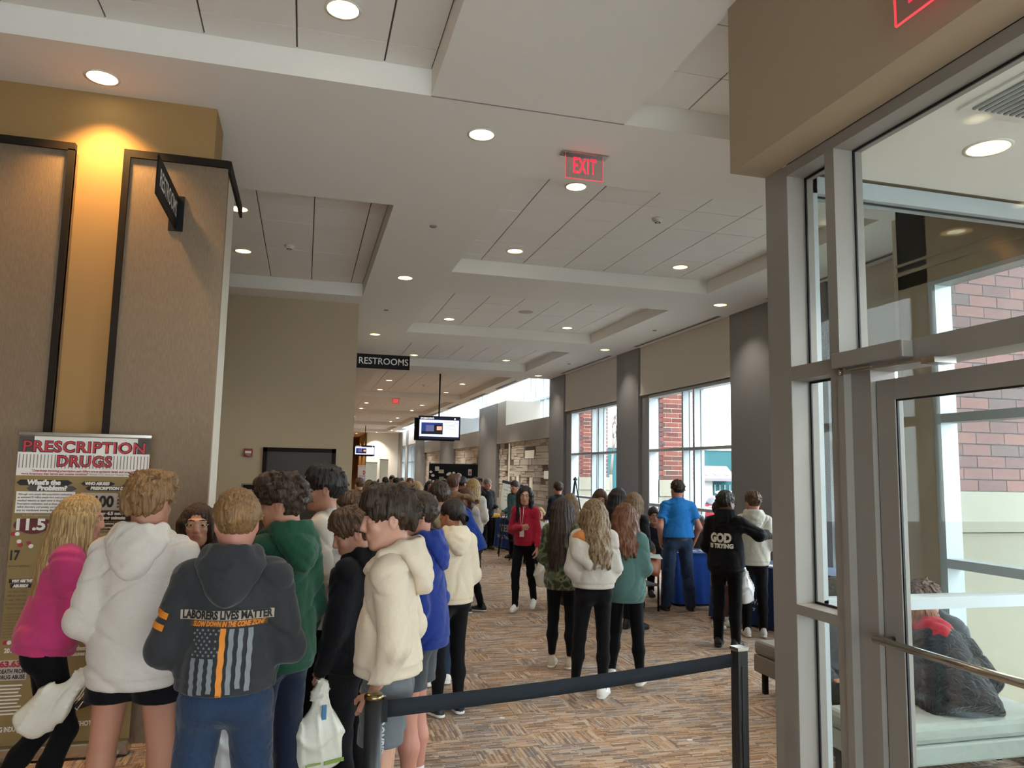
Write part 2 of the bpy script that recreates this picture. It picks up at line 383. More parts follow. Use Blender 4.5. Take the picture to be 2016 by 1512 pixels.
def person(label, x, y, yaw, h=1.7, w=1.0, skin='fair', head='m', hy=0, hp=0, hair='short', hc='brown', top=None, low=None, shoe=None,
           armR='down', armL='down', lean=0, side=0, legs='stand', q=1.0, group=None, glasses=None, sit=False, bare=False, curl=.45, hs=1.06, hback=None, z0=0.0, ph=None, extra=None):
    """build one person; faces +Y of the local frame, yaw turns it (0 looks away from the camera, 90 looks towards -X)"""
    ph = random.random()*9 if ph is None else ph
    s = h/1.75
    root = thing('person', label, 'person', (x, y, z0), R(yaw), group)
    lz = .44 if sit else .93
    Rl = Matrix.Rotation(R(-lean), 4, 'X') @ Matrix.Rotation(R(side), 4, 'Y')
    P0 = Vector((0, 0, lz))
    def up(p):   # upper-body point (given for an upright 1.75 m body) after the lean about the hips
        v = Vector(p); v.z -= .93; v = Rl @ v; return np.array(((v+P0)*s)[:])
    pelvis = up((0, 0, .93)); chest = up((0, 0, 1.3)); neck = up((0, -.015, 1.46))
    sh = {1: up((.153*w, -.012, 1.405)), -1: up((-.153*w, -.012, 1.405))}
    arm = {}
    for sg, a in ((1, armR), (-1, armL)):
        e, wr = ARMS[a] if isinstance(a, str) else a
        dn = Rl.to_3x3() if a not in ('down', 'hold') else Matrix.Identity(3)
        e = np.array((dn @ Vector((sg*e[0], e[1], e[2])))[:])*s; wr = np.array((dn @ Vector((sg*wr[0], wr[1], wr[2])))[:])*s
        arm[sg] = (sh[sg], sh[sg]+e, sh[sg]+wr)
    # legs: hip, knee, ankle, foot yaw
    leg = {}
    for sg in (1, -1):
        hip = np.array((P0+Vector((sg*.085*w, 0, -.02)))[:])*s
        if sit:
            kn = np.array((sg*.12, .42, .47))*s; an = np.array((sg*.12, .40 if legs == 'stand' else .3, .09))*s; fy = 0
        elif isinstance(legs, dict):
            kx, ky, kz, ax_, ay, az, fy = legs[sg]; kn = vz(kx, ky, kz)*s; an = vz(ax_, ay, az)*s
        elif legs == 'wide': kn = vz(sg*.13, .01, .5)*s; an = vz(sg*.17, 0, .085)*s; fy = -sg*8
        else: kn = vz(sg*.095, .012, .5)*s; an = vz(sg*.1, -.01, .085)*s; fy = -sg*8
        leg[sg] = (hip, kn, an, fy)
    skm = skinmat('skin_'+skin, SKIN[skin])
    lipm = plain('lips_'+skin, {'pale': 'a9655c', 'fair': 'a4625a', 'tan': '8f5247', 'brown': '5c342c', 'rosy': 'b06860'}[skin], .45)
    hm = hairmat('hair_'+hc, *HAIRC[hc]); brm = plain('brow_'+hc, HAIRC[hc][0], .8)
    HM = Matrix.Translation(Vector(neck*1.0)+(Rl.to_3x3() @ Vector((0, .02, .165)))*s) @ rotz(R(hy)) @ rotx(R(hp)) @ Matrix.Scale(s**.4*hs, 4)
    # pivot the head near the neck so that nodding moves it forward
    HM = HM @ Matrix.Translation((0, math.sin(R(-hp))*.05, -abs(math.sin(R(hp)))*.02))
    parts = []
    hh = .0048 if q < 1.5 else (.0075 if q < 2.2 else .011)
    V, F, mi = head_mesh(head, hh); parts.append((xf(V, HM), F, mi))
    if q < 1.5:
        for V, F, mi in eyes_mesh(): parts.append((xf(V, HM), F, mi))
    short = top.get('sleeve') == 'short'
    hc_ = curl
    for sg in (1, -1):
        Sh, El, Wr = arm[sg]; V, F = hand_mesh(hc_, .004 if q < 1.3 else (.006 if q < 2 else .009))
        d = Vector(Wr-El).normalized(); zz = -d; inward = Vector((-sg, 0, 0)); 
        if abs(d.y) > .75: inward = Vector((0, 0, -1)) if abs(d.x) < .75 else inward
        xx = -(inward-d*inward.dot(d)).normalized() if abs(inward.dot(d)) < .97 else -Vector((0, -1, 0))
        yy = zz.cross(xx)
        M = Matrix((xx, yy, zz)).transposed().to_4x4()
        if sg < 0:
            M = Matrix((-xx, -yy if False else zz.cross(-xx)*-1, zz)).transposed().to_4x4()
            Mm = Matrix((xx*-1, zz.cross(xx*-1)*1, zz)).transposed().to_4x4()
            # mirrored hand: local x (outward) -> xx, local y stays forward-ish
            yy2 = xx.cross(zz); M = Matrix((xx, yy2, zz)).transposed().to_4x4(); F = F[:, ::-1]
        M = Matrix.Translation(Wr) @ M @ Matrix.Scale(s*.97, 4)
        parts.append((xf(V, M), F, 0))
    # trunk and limbs under the clothes; bare limbs get a finer grid
    legbare = low.get('kind') in ('shorts', 'skirt')
    fine = (short or legbare) and q < 1.6
    allp = np.array([*arm[1], *arm[-1], *leg[1][:3], *leg[-1][:3], neck])
    f = Field(allp.min(0)-.14*s, allp.max(0)+.14*s, (.011 if fine else .02)*(1 if q < 1.6 else 1.4))
    f.cone(up((0, 0, .97)), up((0, 0, 1.32)), .105*s*w, .115*s*w, .05, f=(1, 1.35, 1)).cone(sh[1]*.85+sh[-1]*.15, sh[-1]*.85+sh[1]*.15, .05*s, .05*s, .05).cone(up((0, -.01, 1.36)), up((0, -.02, 1.5)), .06*s, .05*s, .04)
    for sg in (1, -1):
        a, e, wr = arm[sg]; f.cone(a, e, .044*s*w, .038*s*w, .03).cone(e, wr, .038*s*w, .025*s, .02)
        hp_, kn, an, fy = leg[sg]; f.cone(hp_, kn, .075*s*w, .05*s*w, .03).cone(kn, kn*.55+an*.45+vz(0, -.012, 0)*s, .05*s*w, .05*s*w, .03).cone(kn*.55+an*.45+vz(0, -.012, 0)*s, an, .05*s*w, .033*s, .03)
    V, F = f.nets(); parts.append((V, F, 0))
    V, F, mi = join(parts)
    link('body', fmesh('body', V, F, [skm, lipm, brm, EYEW, EYED], fmi=mi), None, root)
    # ---- top
    L = top.get('loose', .5); hem = top.get('hem', .84); tm = top['mat']; g = .0095*q if q < 1.6 else .0105*q
    pts = np.array([*arm[1], *arm[-1], up((0, 0, hem)), neck]); m = .2*s*max(1, w)+.05
    f = Field(pts.min(0)-m, pts.max(0)+vz(m, m, .1*s), g)
    fl = (1, 1.28, 1); b = .004+.025*L
    f.cone(up((0, -.012, hem-.05)), up((0, -.005, 1.0)), (.15+b)*s*w, (.15+b)*s*w, .05, f=(1, 1.16, 1)).cone(up((0, -.01, max(hem, .9))), up((0, 0, 1.12)), (.155+b)*s*w, (.138+b)*s*w, .06, f=(1, 1.15, 1)).cone(up((0, 0, 1.12)), up((0, -.01, 1.33)), (.135+b)*s*w, (.14+b*.7)*s*w, .06, f=fl)
    f.cone(sh[1]*.9+sh[-1]*.1-vz(0, 0, .02)*s, sh[-1]*.9+sh[1]*.1-vz(0, 0, .02)*s, .058*s, .058*s, .06).cone(up((0, -.015, 1.49)), up((0, -.01, 1.38)), .05*s, .09*s, .05)
    for sg in (1, -1): f.cone(up((sg*.03, -.02, 1.475)), sh[sg], .045*s, .05*s, .05)
    for sg in (1, -1):
        a, e, wr = arm[sg]; bw = .008*L
        if short: f.cone(a, a*.35+e*.65, (.06+bw)*s, (.066+bw)*s, .05)
        else:
            cf = wr*.9+e*.1; f.cone(a, e, (.062+bw)*s*w**.5, (.056+bw*1.5)*s, .05).cone(e, cf, (.056+bw*1.5)*s, (.043+bw*1.4)*s, .03).cone(cf, wr*1.05-e*.05, (.036+bw*.5)*s, (.034+bw*.3)*s, .012)
    if top.get('puff'): # blouson bulge over the ribbed hem
        for dx in (-.06, 0, .06): f.ell(up((dx*w, -.01, hem+.11)), (.13*s*w, .125*s*w, .07*s), .06)
    nz = Rl.to_3x3() @ Vector((0, 0, 1)); hp0 = up((0, 0, hem))
    if q < 2.3: f.warp(folds(ph, (.0055+.0065*L)*min(1.2, s)))
    f.plane(hp0, (-nz.x, -nz.y, -nz.z), .012)
    if top.get('rib', True) and not short:
        X, Y, Z = f.ax[0][:, None, None], f.ax[1][None, :, None], f.ax[2][None, None, :]
        dd = (X-hp0[0])*nz.x+(Y-hp0[1])*nz.y+(Z-hp0[2])*nz.z; f.D = f.D+np.where(dd < .055*s, .007, 0).astype(np.float32)*(np.abs(X) < .2*s*w)
    if short:
        for sg in (1, -1):
            a, e, wr = arm[sg]; d = (e-a)/np.linalg.norm(e-a); p = a*.38+e*.62
            X, Y, Z = f.ax[0][:, None, None], f.ax[1][None, :, None], f.ax[2][None, None, :]
            near = (X*sg > abs(a[0])+.03) & (Z > e[2]-.08) ; dd = (X-p[0])*d[0]+(Y-p[1])*d[1]+(Z-p[2])*d[2]
            f.D = np.where(near & (dd > 0) & (dd < .2), np.maximum(f.D, dd), f.D)
    f.cone(up((0, .03, 1.62)), up((0, .0, 1.45)), .068*s, .052*s, .02, op='cut')
    V, F = f.nets()
    tn = top.get('name', 'hoodie'); mats = [tm]; fmi = None
    if top.get('rib', True) and not short:
        C = V[F].mean(1); d0 = (C-hp0)@np.array(nz[:]); fmi = (d0 < .055*s).astype(int)
        for sg in (1, -1):
            a, e, wr = arm[sg]; u = (wr-e)/np.linalg.norm(wr-e); t = (C-wr)@u; rr = np.linalg.norm((C-wr)-t[:, None]*u, axis=1)
            fmi[(t > -.045*s) & (rr < .09*s)] = 1
        mats = [tm, top.get('ribmat', tm)]
    to = link(tn, fmesh(tn, V, F, mats, fmi=fmi), None, root)
    if top.get('hood'):
        hd = Field(neck-vz(.22, .3, .22)*s, neck+vz(.22, .22, .2)*s, g*.9)
        def U(p): return up((p[0], p[1], p[2]))
        # rim round the neck, high behind, open in front
        ring = [U((.0, .095, 1.40)), U((.06, .075, 1.425)), U((.098, .02, 1.475)), U((.09, -.055, 1.51)), U((.045, -.105, 1.53)), U((0, -.115, 1.535))]
        for sg in (1, -1):
            rr = [vz(sg*0, 0, 0)+r for r in ring]
            if sg < 0: rr = [up(tuple((-p[0] if True else 0, p[1], p[2]))) for p in ((.0, .095, 1.40), (.06, .075, 1.425), (.098, .02, 1.475), (.09, -.055, 1.51), (.045, -.105, 1.53), (0, -.115, 1.535))]
            hd.chain(rr, [.017*s, .021*s, .028*s, .03*s, .03*s, .028*s], .02)
        hd.ell(U((0, -.115, 1.465)), (.118*s, .05*s, .07*s), .03).ell(U((0, -.135, 1.385)), (.085*s, .034*s, .085*s), .03)
        for kk, (wx, zt, zb, yb) in enumerate(((.125, 1.47, 1.33, -.165), (.108, 1.5, 1.38, -.172), (.088, 1.525, 1.435, -.165))):
            arc = []
            for i_ in range(9):
                t = -1+i_/4; arc.append(U((wx*t*(1-.12*(1-abs(t))), yb+(.075+.02*kk)*t*t-.0, zb+(zt-zb)*abs(t)**1.5)))
            hd.chain(arc, [.014*s]*9 if kk else [.017*s]*9, .03)
        hd.ell(U((0, -.075, 1.56)), (.07*s, .05*s, .05*s), .03, op='cut')
        hd.cone(U((0, .03, 1.66)), U((0, 0, 1.45)), .066*s, .056*s, .015, op='cut')
        hd.warp(folds(ph+3, .003*s))
        V, F = hd.nets(); link('hood', fmesh('hood', V, F, [top.get('hoodmat', tm)]), None, to)
    # ---- trousers
    lk = low.get('kind', 'jeans'); lm = low['mat']
    rr = {'leggings': (.092, .058, .058, .038), 'jeans': (.09, .072, .068, .064), 'pants': (.088, .064, .058, .05), 'shorts': (.1, .098, .1, .1), 'wide': (.092, .09, .09, .092)}[lk]
    pts = np.array([*leg[1][:3], *leg[-1][:3], pelvis+vz(0, 0, .1)*s]); gg = g
    f = Field(pts.min(0)-.17*s*w-.02, pts.max(0)+vz(.17*w, .17*w, .08)*s, gg)
    bt = low.get('butt', .0)
    f.ell(pelvis+vz(0, -.01, -.0)*s, (.148*s*w, .108*s*w, .12*s), .04)
    for sg in (1, -1):
        hp_, kn, an, fy = leg[sg]; ww = w**.7
        if not sit: f.ell(hp_+vz(-.003*sg, -.045-bt, -.015)*s, (.08*s*w, .075*s*w, .09*s), .05)
        if lk == 'shorts':
            kk = low.get('cut', .4); f.cone(hp_, hp_*(1-kk-.15)+kn*(kk+.15), rr[0]*s*ww, rr[1]*s*ww*1.02, .035)
        else:
            md = kn*.58+an*.42+vz(0, -.012, 0)*s
            f.cone(hp_, kn, rr[0]*s*ww, rr[1]*s*ww, .035).cone(kn, md, rr[1]*s*ww, rr[2]*s*ww, .03).cone(md, an+vz(0, 0, low.get('ankle', .0))*s, rr[2]*s*ww, rr[3]*s*(1 if lk == 'leggings' else ww), .03)
    if lk != 'leggings' and q < 2.3:
        f.warp(folds(ph+1, .0035))
    elif q < 1.6: f.warp(folds(ph+1, .0008))
    if lk == 'shorts':
        zc = leg[1][0][2]*(1-low.get('cut', .4))+leg[1][1][2]*low.get('cut', .4)
        if not sit: f.plane((0, 0, zc), (0, 0, -1), .006)
    elif not sit:
        f.plane((0, 0, max(.03, .05+low.get('ankle', .0)-.03)*s), (0, 0, -1), .006)
    f.plane(pelvis+vz(0, 0, .13)*s, (0, 0, 1), .01)
    V, F = f.nets(); nm = low.get('name', {'leggings': 'leggings', 'jeans': 'jeans', 'shorts': 'shorts'}.get(lk, 'trousers'))
    link(nm, fmesh(nm, V, F, [lm]), None, root)
    # ---- shoes
    if shoe and q < 2.6:
        for sg in (1, -1):
            hp_, kn, an, fy = leg[sg]
            lift = an[2]-.085*s
            f = Field((-.06, -.1, -.005), (.06, .22, .14), .006 if q < 1.4 else .009)
            f.cone((0, -.035, .042), (0, .085, .034), .042, .036, .02, f=(1.05, 1, 1)).cone((0, .08, .034), (.004*-sg, .145, .03), .04, .033, .02, f=(.92, 1, 1.1)).cone((0, -.03, .06), (0, -.02, .1), .038, .036, .02)
            f.cone((0, .03, .075), (0, .1, .05), .026, .024, .015)
            f.cone((0, -.045, .0135), (0, .14, .0135), .041, .04, .008, f=(1, 1, 2.6))
            f.plane((0, 0, .001), (0, 0, -1), .004).cone((0, -.015, .16), (0, -.015, .095), .03, .026, .008, op='cut')
            V, F = f.nets(); C = V[F].mean(1); mi = (C[:, 2] < .026).astype(int)
            for kz in range(4):   # laces
                yy = .04+.02*kz; mi[(np.abs(C[:, 1]-yy-.006) < .0038) & (C[:, 2] > .062-.008*kz) & (np.abs(C[:, 0]) < .022)] = 2
            so = link('shoe', fmesh('shoe', V, F, [shoe[0], shoe[1], shoe[2] if len(shoe) > 2 else shoe[0]], fmi=mi), None, root)
            pitch = 0
            if lift > .02: pitch = -min(60, lift*420)
            so.matrix_local = Matrix.Translation((an[0], an[1], max(0, lift))) @ rotz(R(fy)) @ rotx(R(pitch)) @ Matrix.Scale(s*1.02, 4)
            if low.get('kind') == 'shorts' or shoe_sock(low):
                MB().tube(tuple(an+vz(0, -.003, .0)*s), tuple(an+(kn-an)*.14), .04*s, .043*s).build('sock', SOCK, root)
    hair_mesh(root, HM, s, hair, hm, q, ph, Rl, hback if hback is not None else (.1 if top.get('hood') else .05))
    if glasses is not None:
        b_ = MB()
        for sx in (-1, 1):
            n = 16; ring = [HM @ Vector((sx*.032+.024*math.cos(2*math.pi*i/n), .1085, .002+.019*math.sin(2*math.pi*i/n))) for i in range(n)]
            for i in range(n): b_.tube(ring[i], ring[(i+1) % n], .0017, seg=5)
            b_.tube(HM @ Vector((sx*.056, .107, .006)), HM @ Vector((sx*.078, .0, .01)), .0016, seg=5)
        b_.tube(HM @ Vector((-.008, .11, .005)), HM @ Vector((.008, .11, .005)), .0017, seg=5)
        b_.build('glasses', glasses, root)
    root['_h'] = 0; del root['_h']
    PEOPLE.append(root)
    return root, dict(arm=arm, leg=leg, HM=HM, s=s, up=up, top=to, Rl=Rl, neck=neck)
PEOPLE = []
SOCK = cloth('white_sock', 'd8d6d0')
def shoe_sock(low): return low.get('sock', False)
def hair_mesh(root, HM, s, style, hm, q, ph, Rl, hback=.045):
    if style == 'bald': return
    g = .006*q if q < 2 else .0115
    rnd = random.Random(int(ph*1000))
    long = style.startswith(('long', 'wavy', 'blown', 'half'))
    Hi = np.array(HM)
    def h2b(p): v = HM @ Vector(p); return vz(*v)
    if not long:
        f = Field((-.125, -.15, -.16), (.125, .15, .19), g)
        thick = {'buzz': .006, 'short': .013, 'mop': .02, 'curly': .026, 'flop': .02, 'bun': .01, 'cap': .012, 'thin': .007}[style]
        f.ell((0, -.012, .04), (.076+thick, .096+thick, .084+thick), .02)
        if style in ('mop', 'flop', 'curly'):
            f.ell((0, .03, .1), (.078, .075, .048), .03)
            if style == 'curly': f.ell((0, .055, .115), (.075, .06, .045), .02)
            for i in range(9): a = (i-4)/4; f.cone((a*.06, .06, .12), (a*.075, .108-.03*abs(a), .065+rnd.random()*.012), .018, .01, .02)
        if style in ('short', 'cap', 'buzz'): f.ell((0, .0, .06), (.07+thick*.6, .085+thick*.5, .075+thick), .02)
        if style == 'mop':
            for sx in (-1, 1):
                f.cone((sx*.085, .0, .04), (sx*.087, .01, -.012), .014, .01, .02); 
            for i in range(7): a = (i-3)/3; f.cone((a*.06, -.09, .02), (a*.055, -.1, -.075), .022, .013, .015)
        # clear the face, ears and nape
        fz = {'mop': .052, 'curly': .06, 'flop': .05}.get(style, .066)
        f.ell((0, .135, -.075), (.1, .115, .075+fz), .012, op='cut')
        for sx in (-1, 1):
            f.ell((sx*.1, .05, -.06), (.05, .075, .085), .015, op='cut')
            f.ell((sx*.1, -.004, -.03), (.04, .034, .052), .012, op='cut')
        f.plane((0, -.07, -.062 if style in ('short', 'buzz', 'cap', 'thin', 'bun') else -.085), (0, -.62, -.8), .045)
        if style == 'bun':
            f.ell((0, -.125, -.015), (.036, .032, .036), .012); f.cone((.01, -.12, -.04), (.02, -.12, -.1), .02, .008, .02)
        amp = {'curly': .0075, 'mop': .005, 'flop': .005, 'short': .0032, 'buzz': .0015, 'bun': .0015, 'cap': .001, 'thin': .001}[style]
        fr = 95 if style != 'curly' else 70
        if q < 1.35 and style not in ('buzz', 'cap', 'thin', 'bun'):
            L_ = .036 if style == 'mop' else (.036 if style != 'short' else .02)
            for i in range(90):   # tufts that break up the outline and the hairline
                th = rnd.uniform(-math.pi, math.pi); el = rnd.uniform(-.35, 1.2); cz = .04+(.084+thick)*math.sin(el); rr = math.cos(el)
                px, py = (.074+thick)*rr*math.sin(th), -.012-(.094+thick)*rr*math.cos(th)
                if py > .03 and cz < .075: continue
                if abs(px) > .055 and -.05 < py < .04 and cz < .02: continue
                d = vz(px*.35+rnd.uniform(-.02, .02), (py+.01)*.35+(.02 if cz > .09 else 0), -.75*L_*20*.05-(.0 if cz < .1 else -.03)); d = d/np.linalg.norm(d)*L_*rnd.uniform(.6, 1.1)
                f.cone((px, py, cz), tuple(vz(px, py, cz)+d), .0085, .0025, .007)
        def fn(X, Y, Z):
            th = np.arctan2(X, -Y+.02)
            a = np.sin(th*19+2*np.sin(Z*22+ph)+ph)*.5+np.sin(th*37+3*np.sin(Z*17+2*ph)+25*Z)*.4
            if style == 'curly': a = np.sin(fr*X+4*np.sin(50*Z+ph))*.5+np.sin(fr*Z+4*np.sin(44*Y+ph)+ph)*.5+np.sin(fr*1.6*Y+3*np.sin(70*X))*.3
            return -amp*a
        f.warp(fn)
        V, F = f.nets(); link('hair', fmesh('hair', xf(V, HM), F, [hm]), None, root); return
    # long hair: cap on the skull, locks falling from it, outside the shoulders
    kind, _, opt = style.partition(':'); Ln = float(opt) if opt else .36
    c0 = h2b((0, 0, 0)); lo = c0-vz(.24, .3, Ln+.12); hi = c0+vz(.24, .3, .17)
    if kind == 'blown': hi = c0+vz(.25, .45, .17); lo = c0-vz(.25, .3, .35)
    f = Field(lo, hi, g*1.05)
    Mr = np.array(HM.to_3x3().normalized())
    f.ell(h2b((0, -.013, .042)), (.089, .109, .097), .02, M=Mr.T)
    for sx in (-1, 1): f.ell(h2b((sx*.062, .0, -.02)), (.04, .075, .09), .03, M=Mr.T)
    locks = []
    n = 17
    for i in range(n):
        a = (i/(n-1)-.5)*2*R(118)   # angle round the back of the head
        r0 = .083; px, py = math.sin(a)*r0, -math.cos(a)*(r0+.018)-.005
        fall = Ln*(.92+.16*rnd.random())*(1 if abs(a) < R(80) else .9)
        p = h2b((px, py, .01)); out = p-h2b((0, 0, .01)); out[2] = 0; out /= np.linalg.norm(out)+1e-6
        bk = Rl.to_3x3() @ Vector((0, -1, 0))
        pts = [h2b((px*.72, py*.8, .075)), p]; 
        for t in (.22, .45, .7, 1.0):
            spread = .02*t if kind != 'wavy' else .03*t
            wav = (.012*math.sin(t*9+i*1.7+ph) if kind == 'wavy' else .003*math.sin(t*5+i))
            side_ = vz(-out[1], out[0], 0)
            back = hback*math.sin(min(1, t*1.3)*math.pi/2)
            q_ = p+out*(spread+wav)+side_*wav*1.3+vz(bk.x*back, bk.y*back, 0)*(1 if abs(a) < R(75) else .3)+vz(0, 0, -fall*t)
            pts.append(q_)
        locks.append((pts, [.022, .031, .03, .03, .027, .012]))
    if kind == 'blown':
        locks = []
        for i in range(8):
            a = (i-3.5)/3.5; p = h2b((a*.05, -.08, .03)); d = vz(.0, -.34, -.03) if opt == '' else vz(0, -.3, -.1)
            d = np.array((HM.to_3x3() @ Vector((.02*a, -.2, .1)))[:]); 
            locks.append(([p, p+vz(a*.02, -.08, .0), p+vz(a*.03, -.18, -.03), p+vz(a*.035, -.29, -.09-.02*rnd.random()), p+vz(a*.03, -.36, -.15-.03*rnd.random())], [.033, .03, .027, .022, .006]))
            f.cone(h2b((a*.075, .02, .06)), p, .022, .03, .02)
    for pts, rs in locks: f.chain(pts, [r*s**.3 for r in rs], .018)
    f.ell(h2b((0, .122, -.02)), (.06, .09, .1), .012, op='cut', M=Mr.T)
    f.cone(h2b((0, .05, -.1)), h2b((0, .06, -.3)), .05, .06, .012, op='cut')
    wv = 3.0 if kind == 'wavy' else .8
    def fn(X, Y, Z):
        th = np.arctan2(X-c0[0], -(Y-c0[1]))
        return -.0042*(np.sin(th*24+wv*np.sin(Z*24+ph)+ph)*.6+np.sin(th*41+wv*1.5*np.sin(Z*19)+2*ph)*.4)
    f.warp(fn)
    V, F = f.nets(); link('hair', fmesh('hair', V, F, [hm]), None, root)
# ------------------------------------------------------------------ building materials
ceil_m = plain('ceiling_paint', 'e3e0d9', .9, bump=.05, bscale=300)
tile_m = plain('acoustic_tile', 'e6e3dd', .95, bump=.25, bscale=260, vary=.02, vscale=2)
grid_m = plain('ceiling_grid_shadow', '55524d', .8)  # dark grey backing that shows in the joints between tiles
wall_m = plain('beige_wall_paint', 'b7a78c', .85, bump=.06, bscale=200)
head_m = plain('header_wall_paint', 'a39078', .85, bump=.06, bscale=200)
white_m = plain('white_wall_paint', 'e6e2d6', .85)
col_m = plain('grey_column_paint', '848383', .8, bump=.06, bscale=200)
ledge_m = plain('ledge_paint', 'a8a197', .8)
metal_m = plain('window_aluminium', 'abb3b6', .42, .1)
frame_m = plain('brown_grey_aluminium', '8d8780', .45, .1)
gask_m = plain('black_gasket', '0b0c10', .5)
blind_m = cloth('blind_fabric', 'd8d0c2', fold=.02, weave=.4)
dark_m = plain('dark_wood_trim', '1f1812', .7, spec=.2, bump=.1, bscale=40)
glass_m = glassmat('clear_glass')
black_m = plain('black_plastic', '0b0c0e', .6, spec=.25)
steel_m = plain('brushed_steel', 'b8b4aa', .25, 1.0)
whitep_m = plain('white_plastic', 'd9d7d0', .5)
def wallpaper(name, c1, c2):
    m, n, l, p = new_mat(name); tc = n.new('ShaderNodeTexCoord'); mp = n.new('ShaderNodeMapping'); mp.inputs['Scale'].default_value = (380, 380, 14)
    t = n.new('ShaderNodeTexNoise'); t.inputs['Scale'].default_value = 1.4; t.inputs['Detail'].default_value = 3
    r = n.new('ShaderNodeValToRGB'); r.color_ramp.elements[0].position = .25; r.color_ramp.elements[1].position = .75
    r.color_ramp.elements[0].color = srgb(c1); r.color_ramp.elements[1].color = srgb(c2)
    b = n.new('ShaderNodeBump'); b.inputs['Strength'].default_value = .35; b.inputs['Distance'].default_value = .004
    l.new(tc.outputs['Object'], mp.inputs['Vector']); l.new(mp.outputs[0], t.inputs['Vector']); l.new(t.outputs['Fac'], r.inputs[0]); l.new(r.outputs[0], p.inputs['Base Color'])
    l.new(t.outputs['Fac'], b.inputs['Height']); l.new(b.outputs[0], p.inputs['Normal']); p.inputs['Roughness'].default_value = .6; return m
paper_m = wallpaper('woven_wallcovering', '685643', '87735b')
def carpet():
    m, n, l, p = new_mat('carpet'); tc = n.new('ShaderNodeTexCoord')
    def N(t, **k):
        q = n.new(t)
        for a, v in k.items(): setattr(q, a, v)
        return q
    def M(op, a, b=None):
        q = N('ShaderNodeMath', operation=op)
        for i, v in enumerate((a, b)):
            if v is None: continue
            if isinstance(v, (int, float)): q.inputs[i].default_value = v
            else: l.new(v, q.inputs[i])
        return q.outputs[0]
    sp = N('ShaderNodeSeparateXYZ'); l.new(tc.outputs['Object'], sp.inputs[0]); X, Y = sp.outputs[0], sp.outputs[1]
    def wn(a, b, c=0):
        cb = N('ShaderNodeCombineXYZ'); 
        for i, v in enumerate((a, b, c)):
            if isinstance(v, (int, float)): cb.inputs[i].default_value = v
            else: l.new(v, cb.inputs[i])
        w = N('ShaderNodeTexWhiteNoise', noise_dimensions='3D'); l.new(cb.outputs[0], w.inputs['Vector']); return w.outputs['Value']
    # blocks of dashes: direction flips from block to block
    bs = .24
    bx = M('FLOOR', M('DIVIDE', X, bs)); by = M('FLOOR', M('DIVIDE', Y, bs))
    sel = M('GREATER_THAN', wn(bx, by, 3), .76)
    def mixf(f, a, b):
        q = N('ShaderNodeMix'); 
        for i, v in ((0, f), (2, a), (3, b)):
            if isinstance(v, (int, float)): q.inputs[i].default_value = v
            else: l.new(v, q.inputs[i])
        return q.outputs[0]
    U = mixf(sel, X, Y); V = mixf(sel, Y, X)
    row = M('FLOOR', M('DIVIDE', V, .02)); off = wn(row, bx, by)
    uu = M('ADD', M('DIVIDE', U, .125), off); cell = M('FLOOR', uu)
    rv = wn(cell, row, sel)
    ramp = N('ShaderNodeValToRGB'); ramp.color_ramp.interpolation = 'CONSTANT'
    cols = [(0, '66574f'), (.16, '9a7e69'), (.3, 'b19680'), (.42, '90847f'), (.56, 'b8a594'), (.68, '706866'), (.8, 'a98363'), (.92, 'bfb1a2')]
    e = ramp.color_ramp.elements; e[0].position = 0; e[0].color = srgb(cols[0][1]); e[1].position = cols[1][0]; e[1].color = srgb(cols[1][1])
    for ps, c in cols[2:]: q = e.new(ps); q.color = srgb(c)
    l.new(rv, ramp.inputs[0])
    # broad tone drift: ochre patches and grey patches
    t = N('ShaderNodeTexNoise'); t.inputs['Scale'].default_value = 2.6; t.inputs['Detail'].default_value = 2; l.new(tc.outputs['Object'], t.inputs['Vector'])
    r2 = N('ShaderNodeValToRGB'); e = r2.color_ramp.elements; e[0].position = .38; e[0].color = srgb('96908f'); e[1].position = .62; e[1].color = srgb('b58e6c'); l.new(t.outputs['Fac'], r2.inputs[0])
    mx = N('ShaderNodeMix', data_type='RGBA'); mx.inputs[0].default_value = .35; l.new(ramp.outputs[0], mx.inputs[6]); l.new(r2.outputs[0], mx.inputs[7])
    # thin pale and dark lines between dashes
    fr = M('FRACT', M('DIVIDE', V, .02)); ln = M('LESS_THAN', fr, .2); fu = M('LESS_THAN', M('FRACT', uu), .05)
    line = M('MAXIMUM', ln, fu); pale = wn(row, bx, 9); lc = N('ShaderNodeMix', data_type='RGBA'); l.new(M('GREATER_THAN', pale, .45), lc.inputs[0]); lc.inputs[6].default_value = srgb('584b41'); lc.inputs[7].default_value = srgb('c0ad92')
    m2 = N('ShaderNodeMix', data_type='RGBA'); l.new(M('MULTIPLY', line, .75), m2.inputs[0]); l.new(mx.outputs[2], m2.inputs[6]); l.new(lc.outputs[2], m2.inputs[7])
    l.new(m2.outputs[2], p.inputs['Base Color']); p.inputs['Roughness'].default_value = 1; p.inputs['Specular IOR Level'].default_value = .05
    b = N('ShaderNodeBump'); b.inputs['Strength'].default_value = .5; b.inputs['Distance'].default_value = .004
    w = N('ShaderNodeTexNoise'); w.inputs['Scale'].default_value = 350; l.new(tc.outputs['Object'], w.inputs['Vector']); l.new(M('ADD', w.outputs['Fac'], M('MULTIPLY', line, -.6)), b.inputs['Height']); l.new(b.outputs[0], p.inputs['Normal'])
    return m
SOF, TIL, END = 4.628, 4.83, 62.0
# ------------------------------------------------------------------ floor
struct(MB().box(-8, 7.4, -4, 75, -.2, 0).build('floor', carpet()))
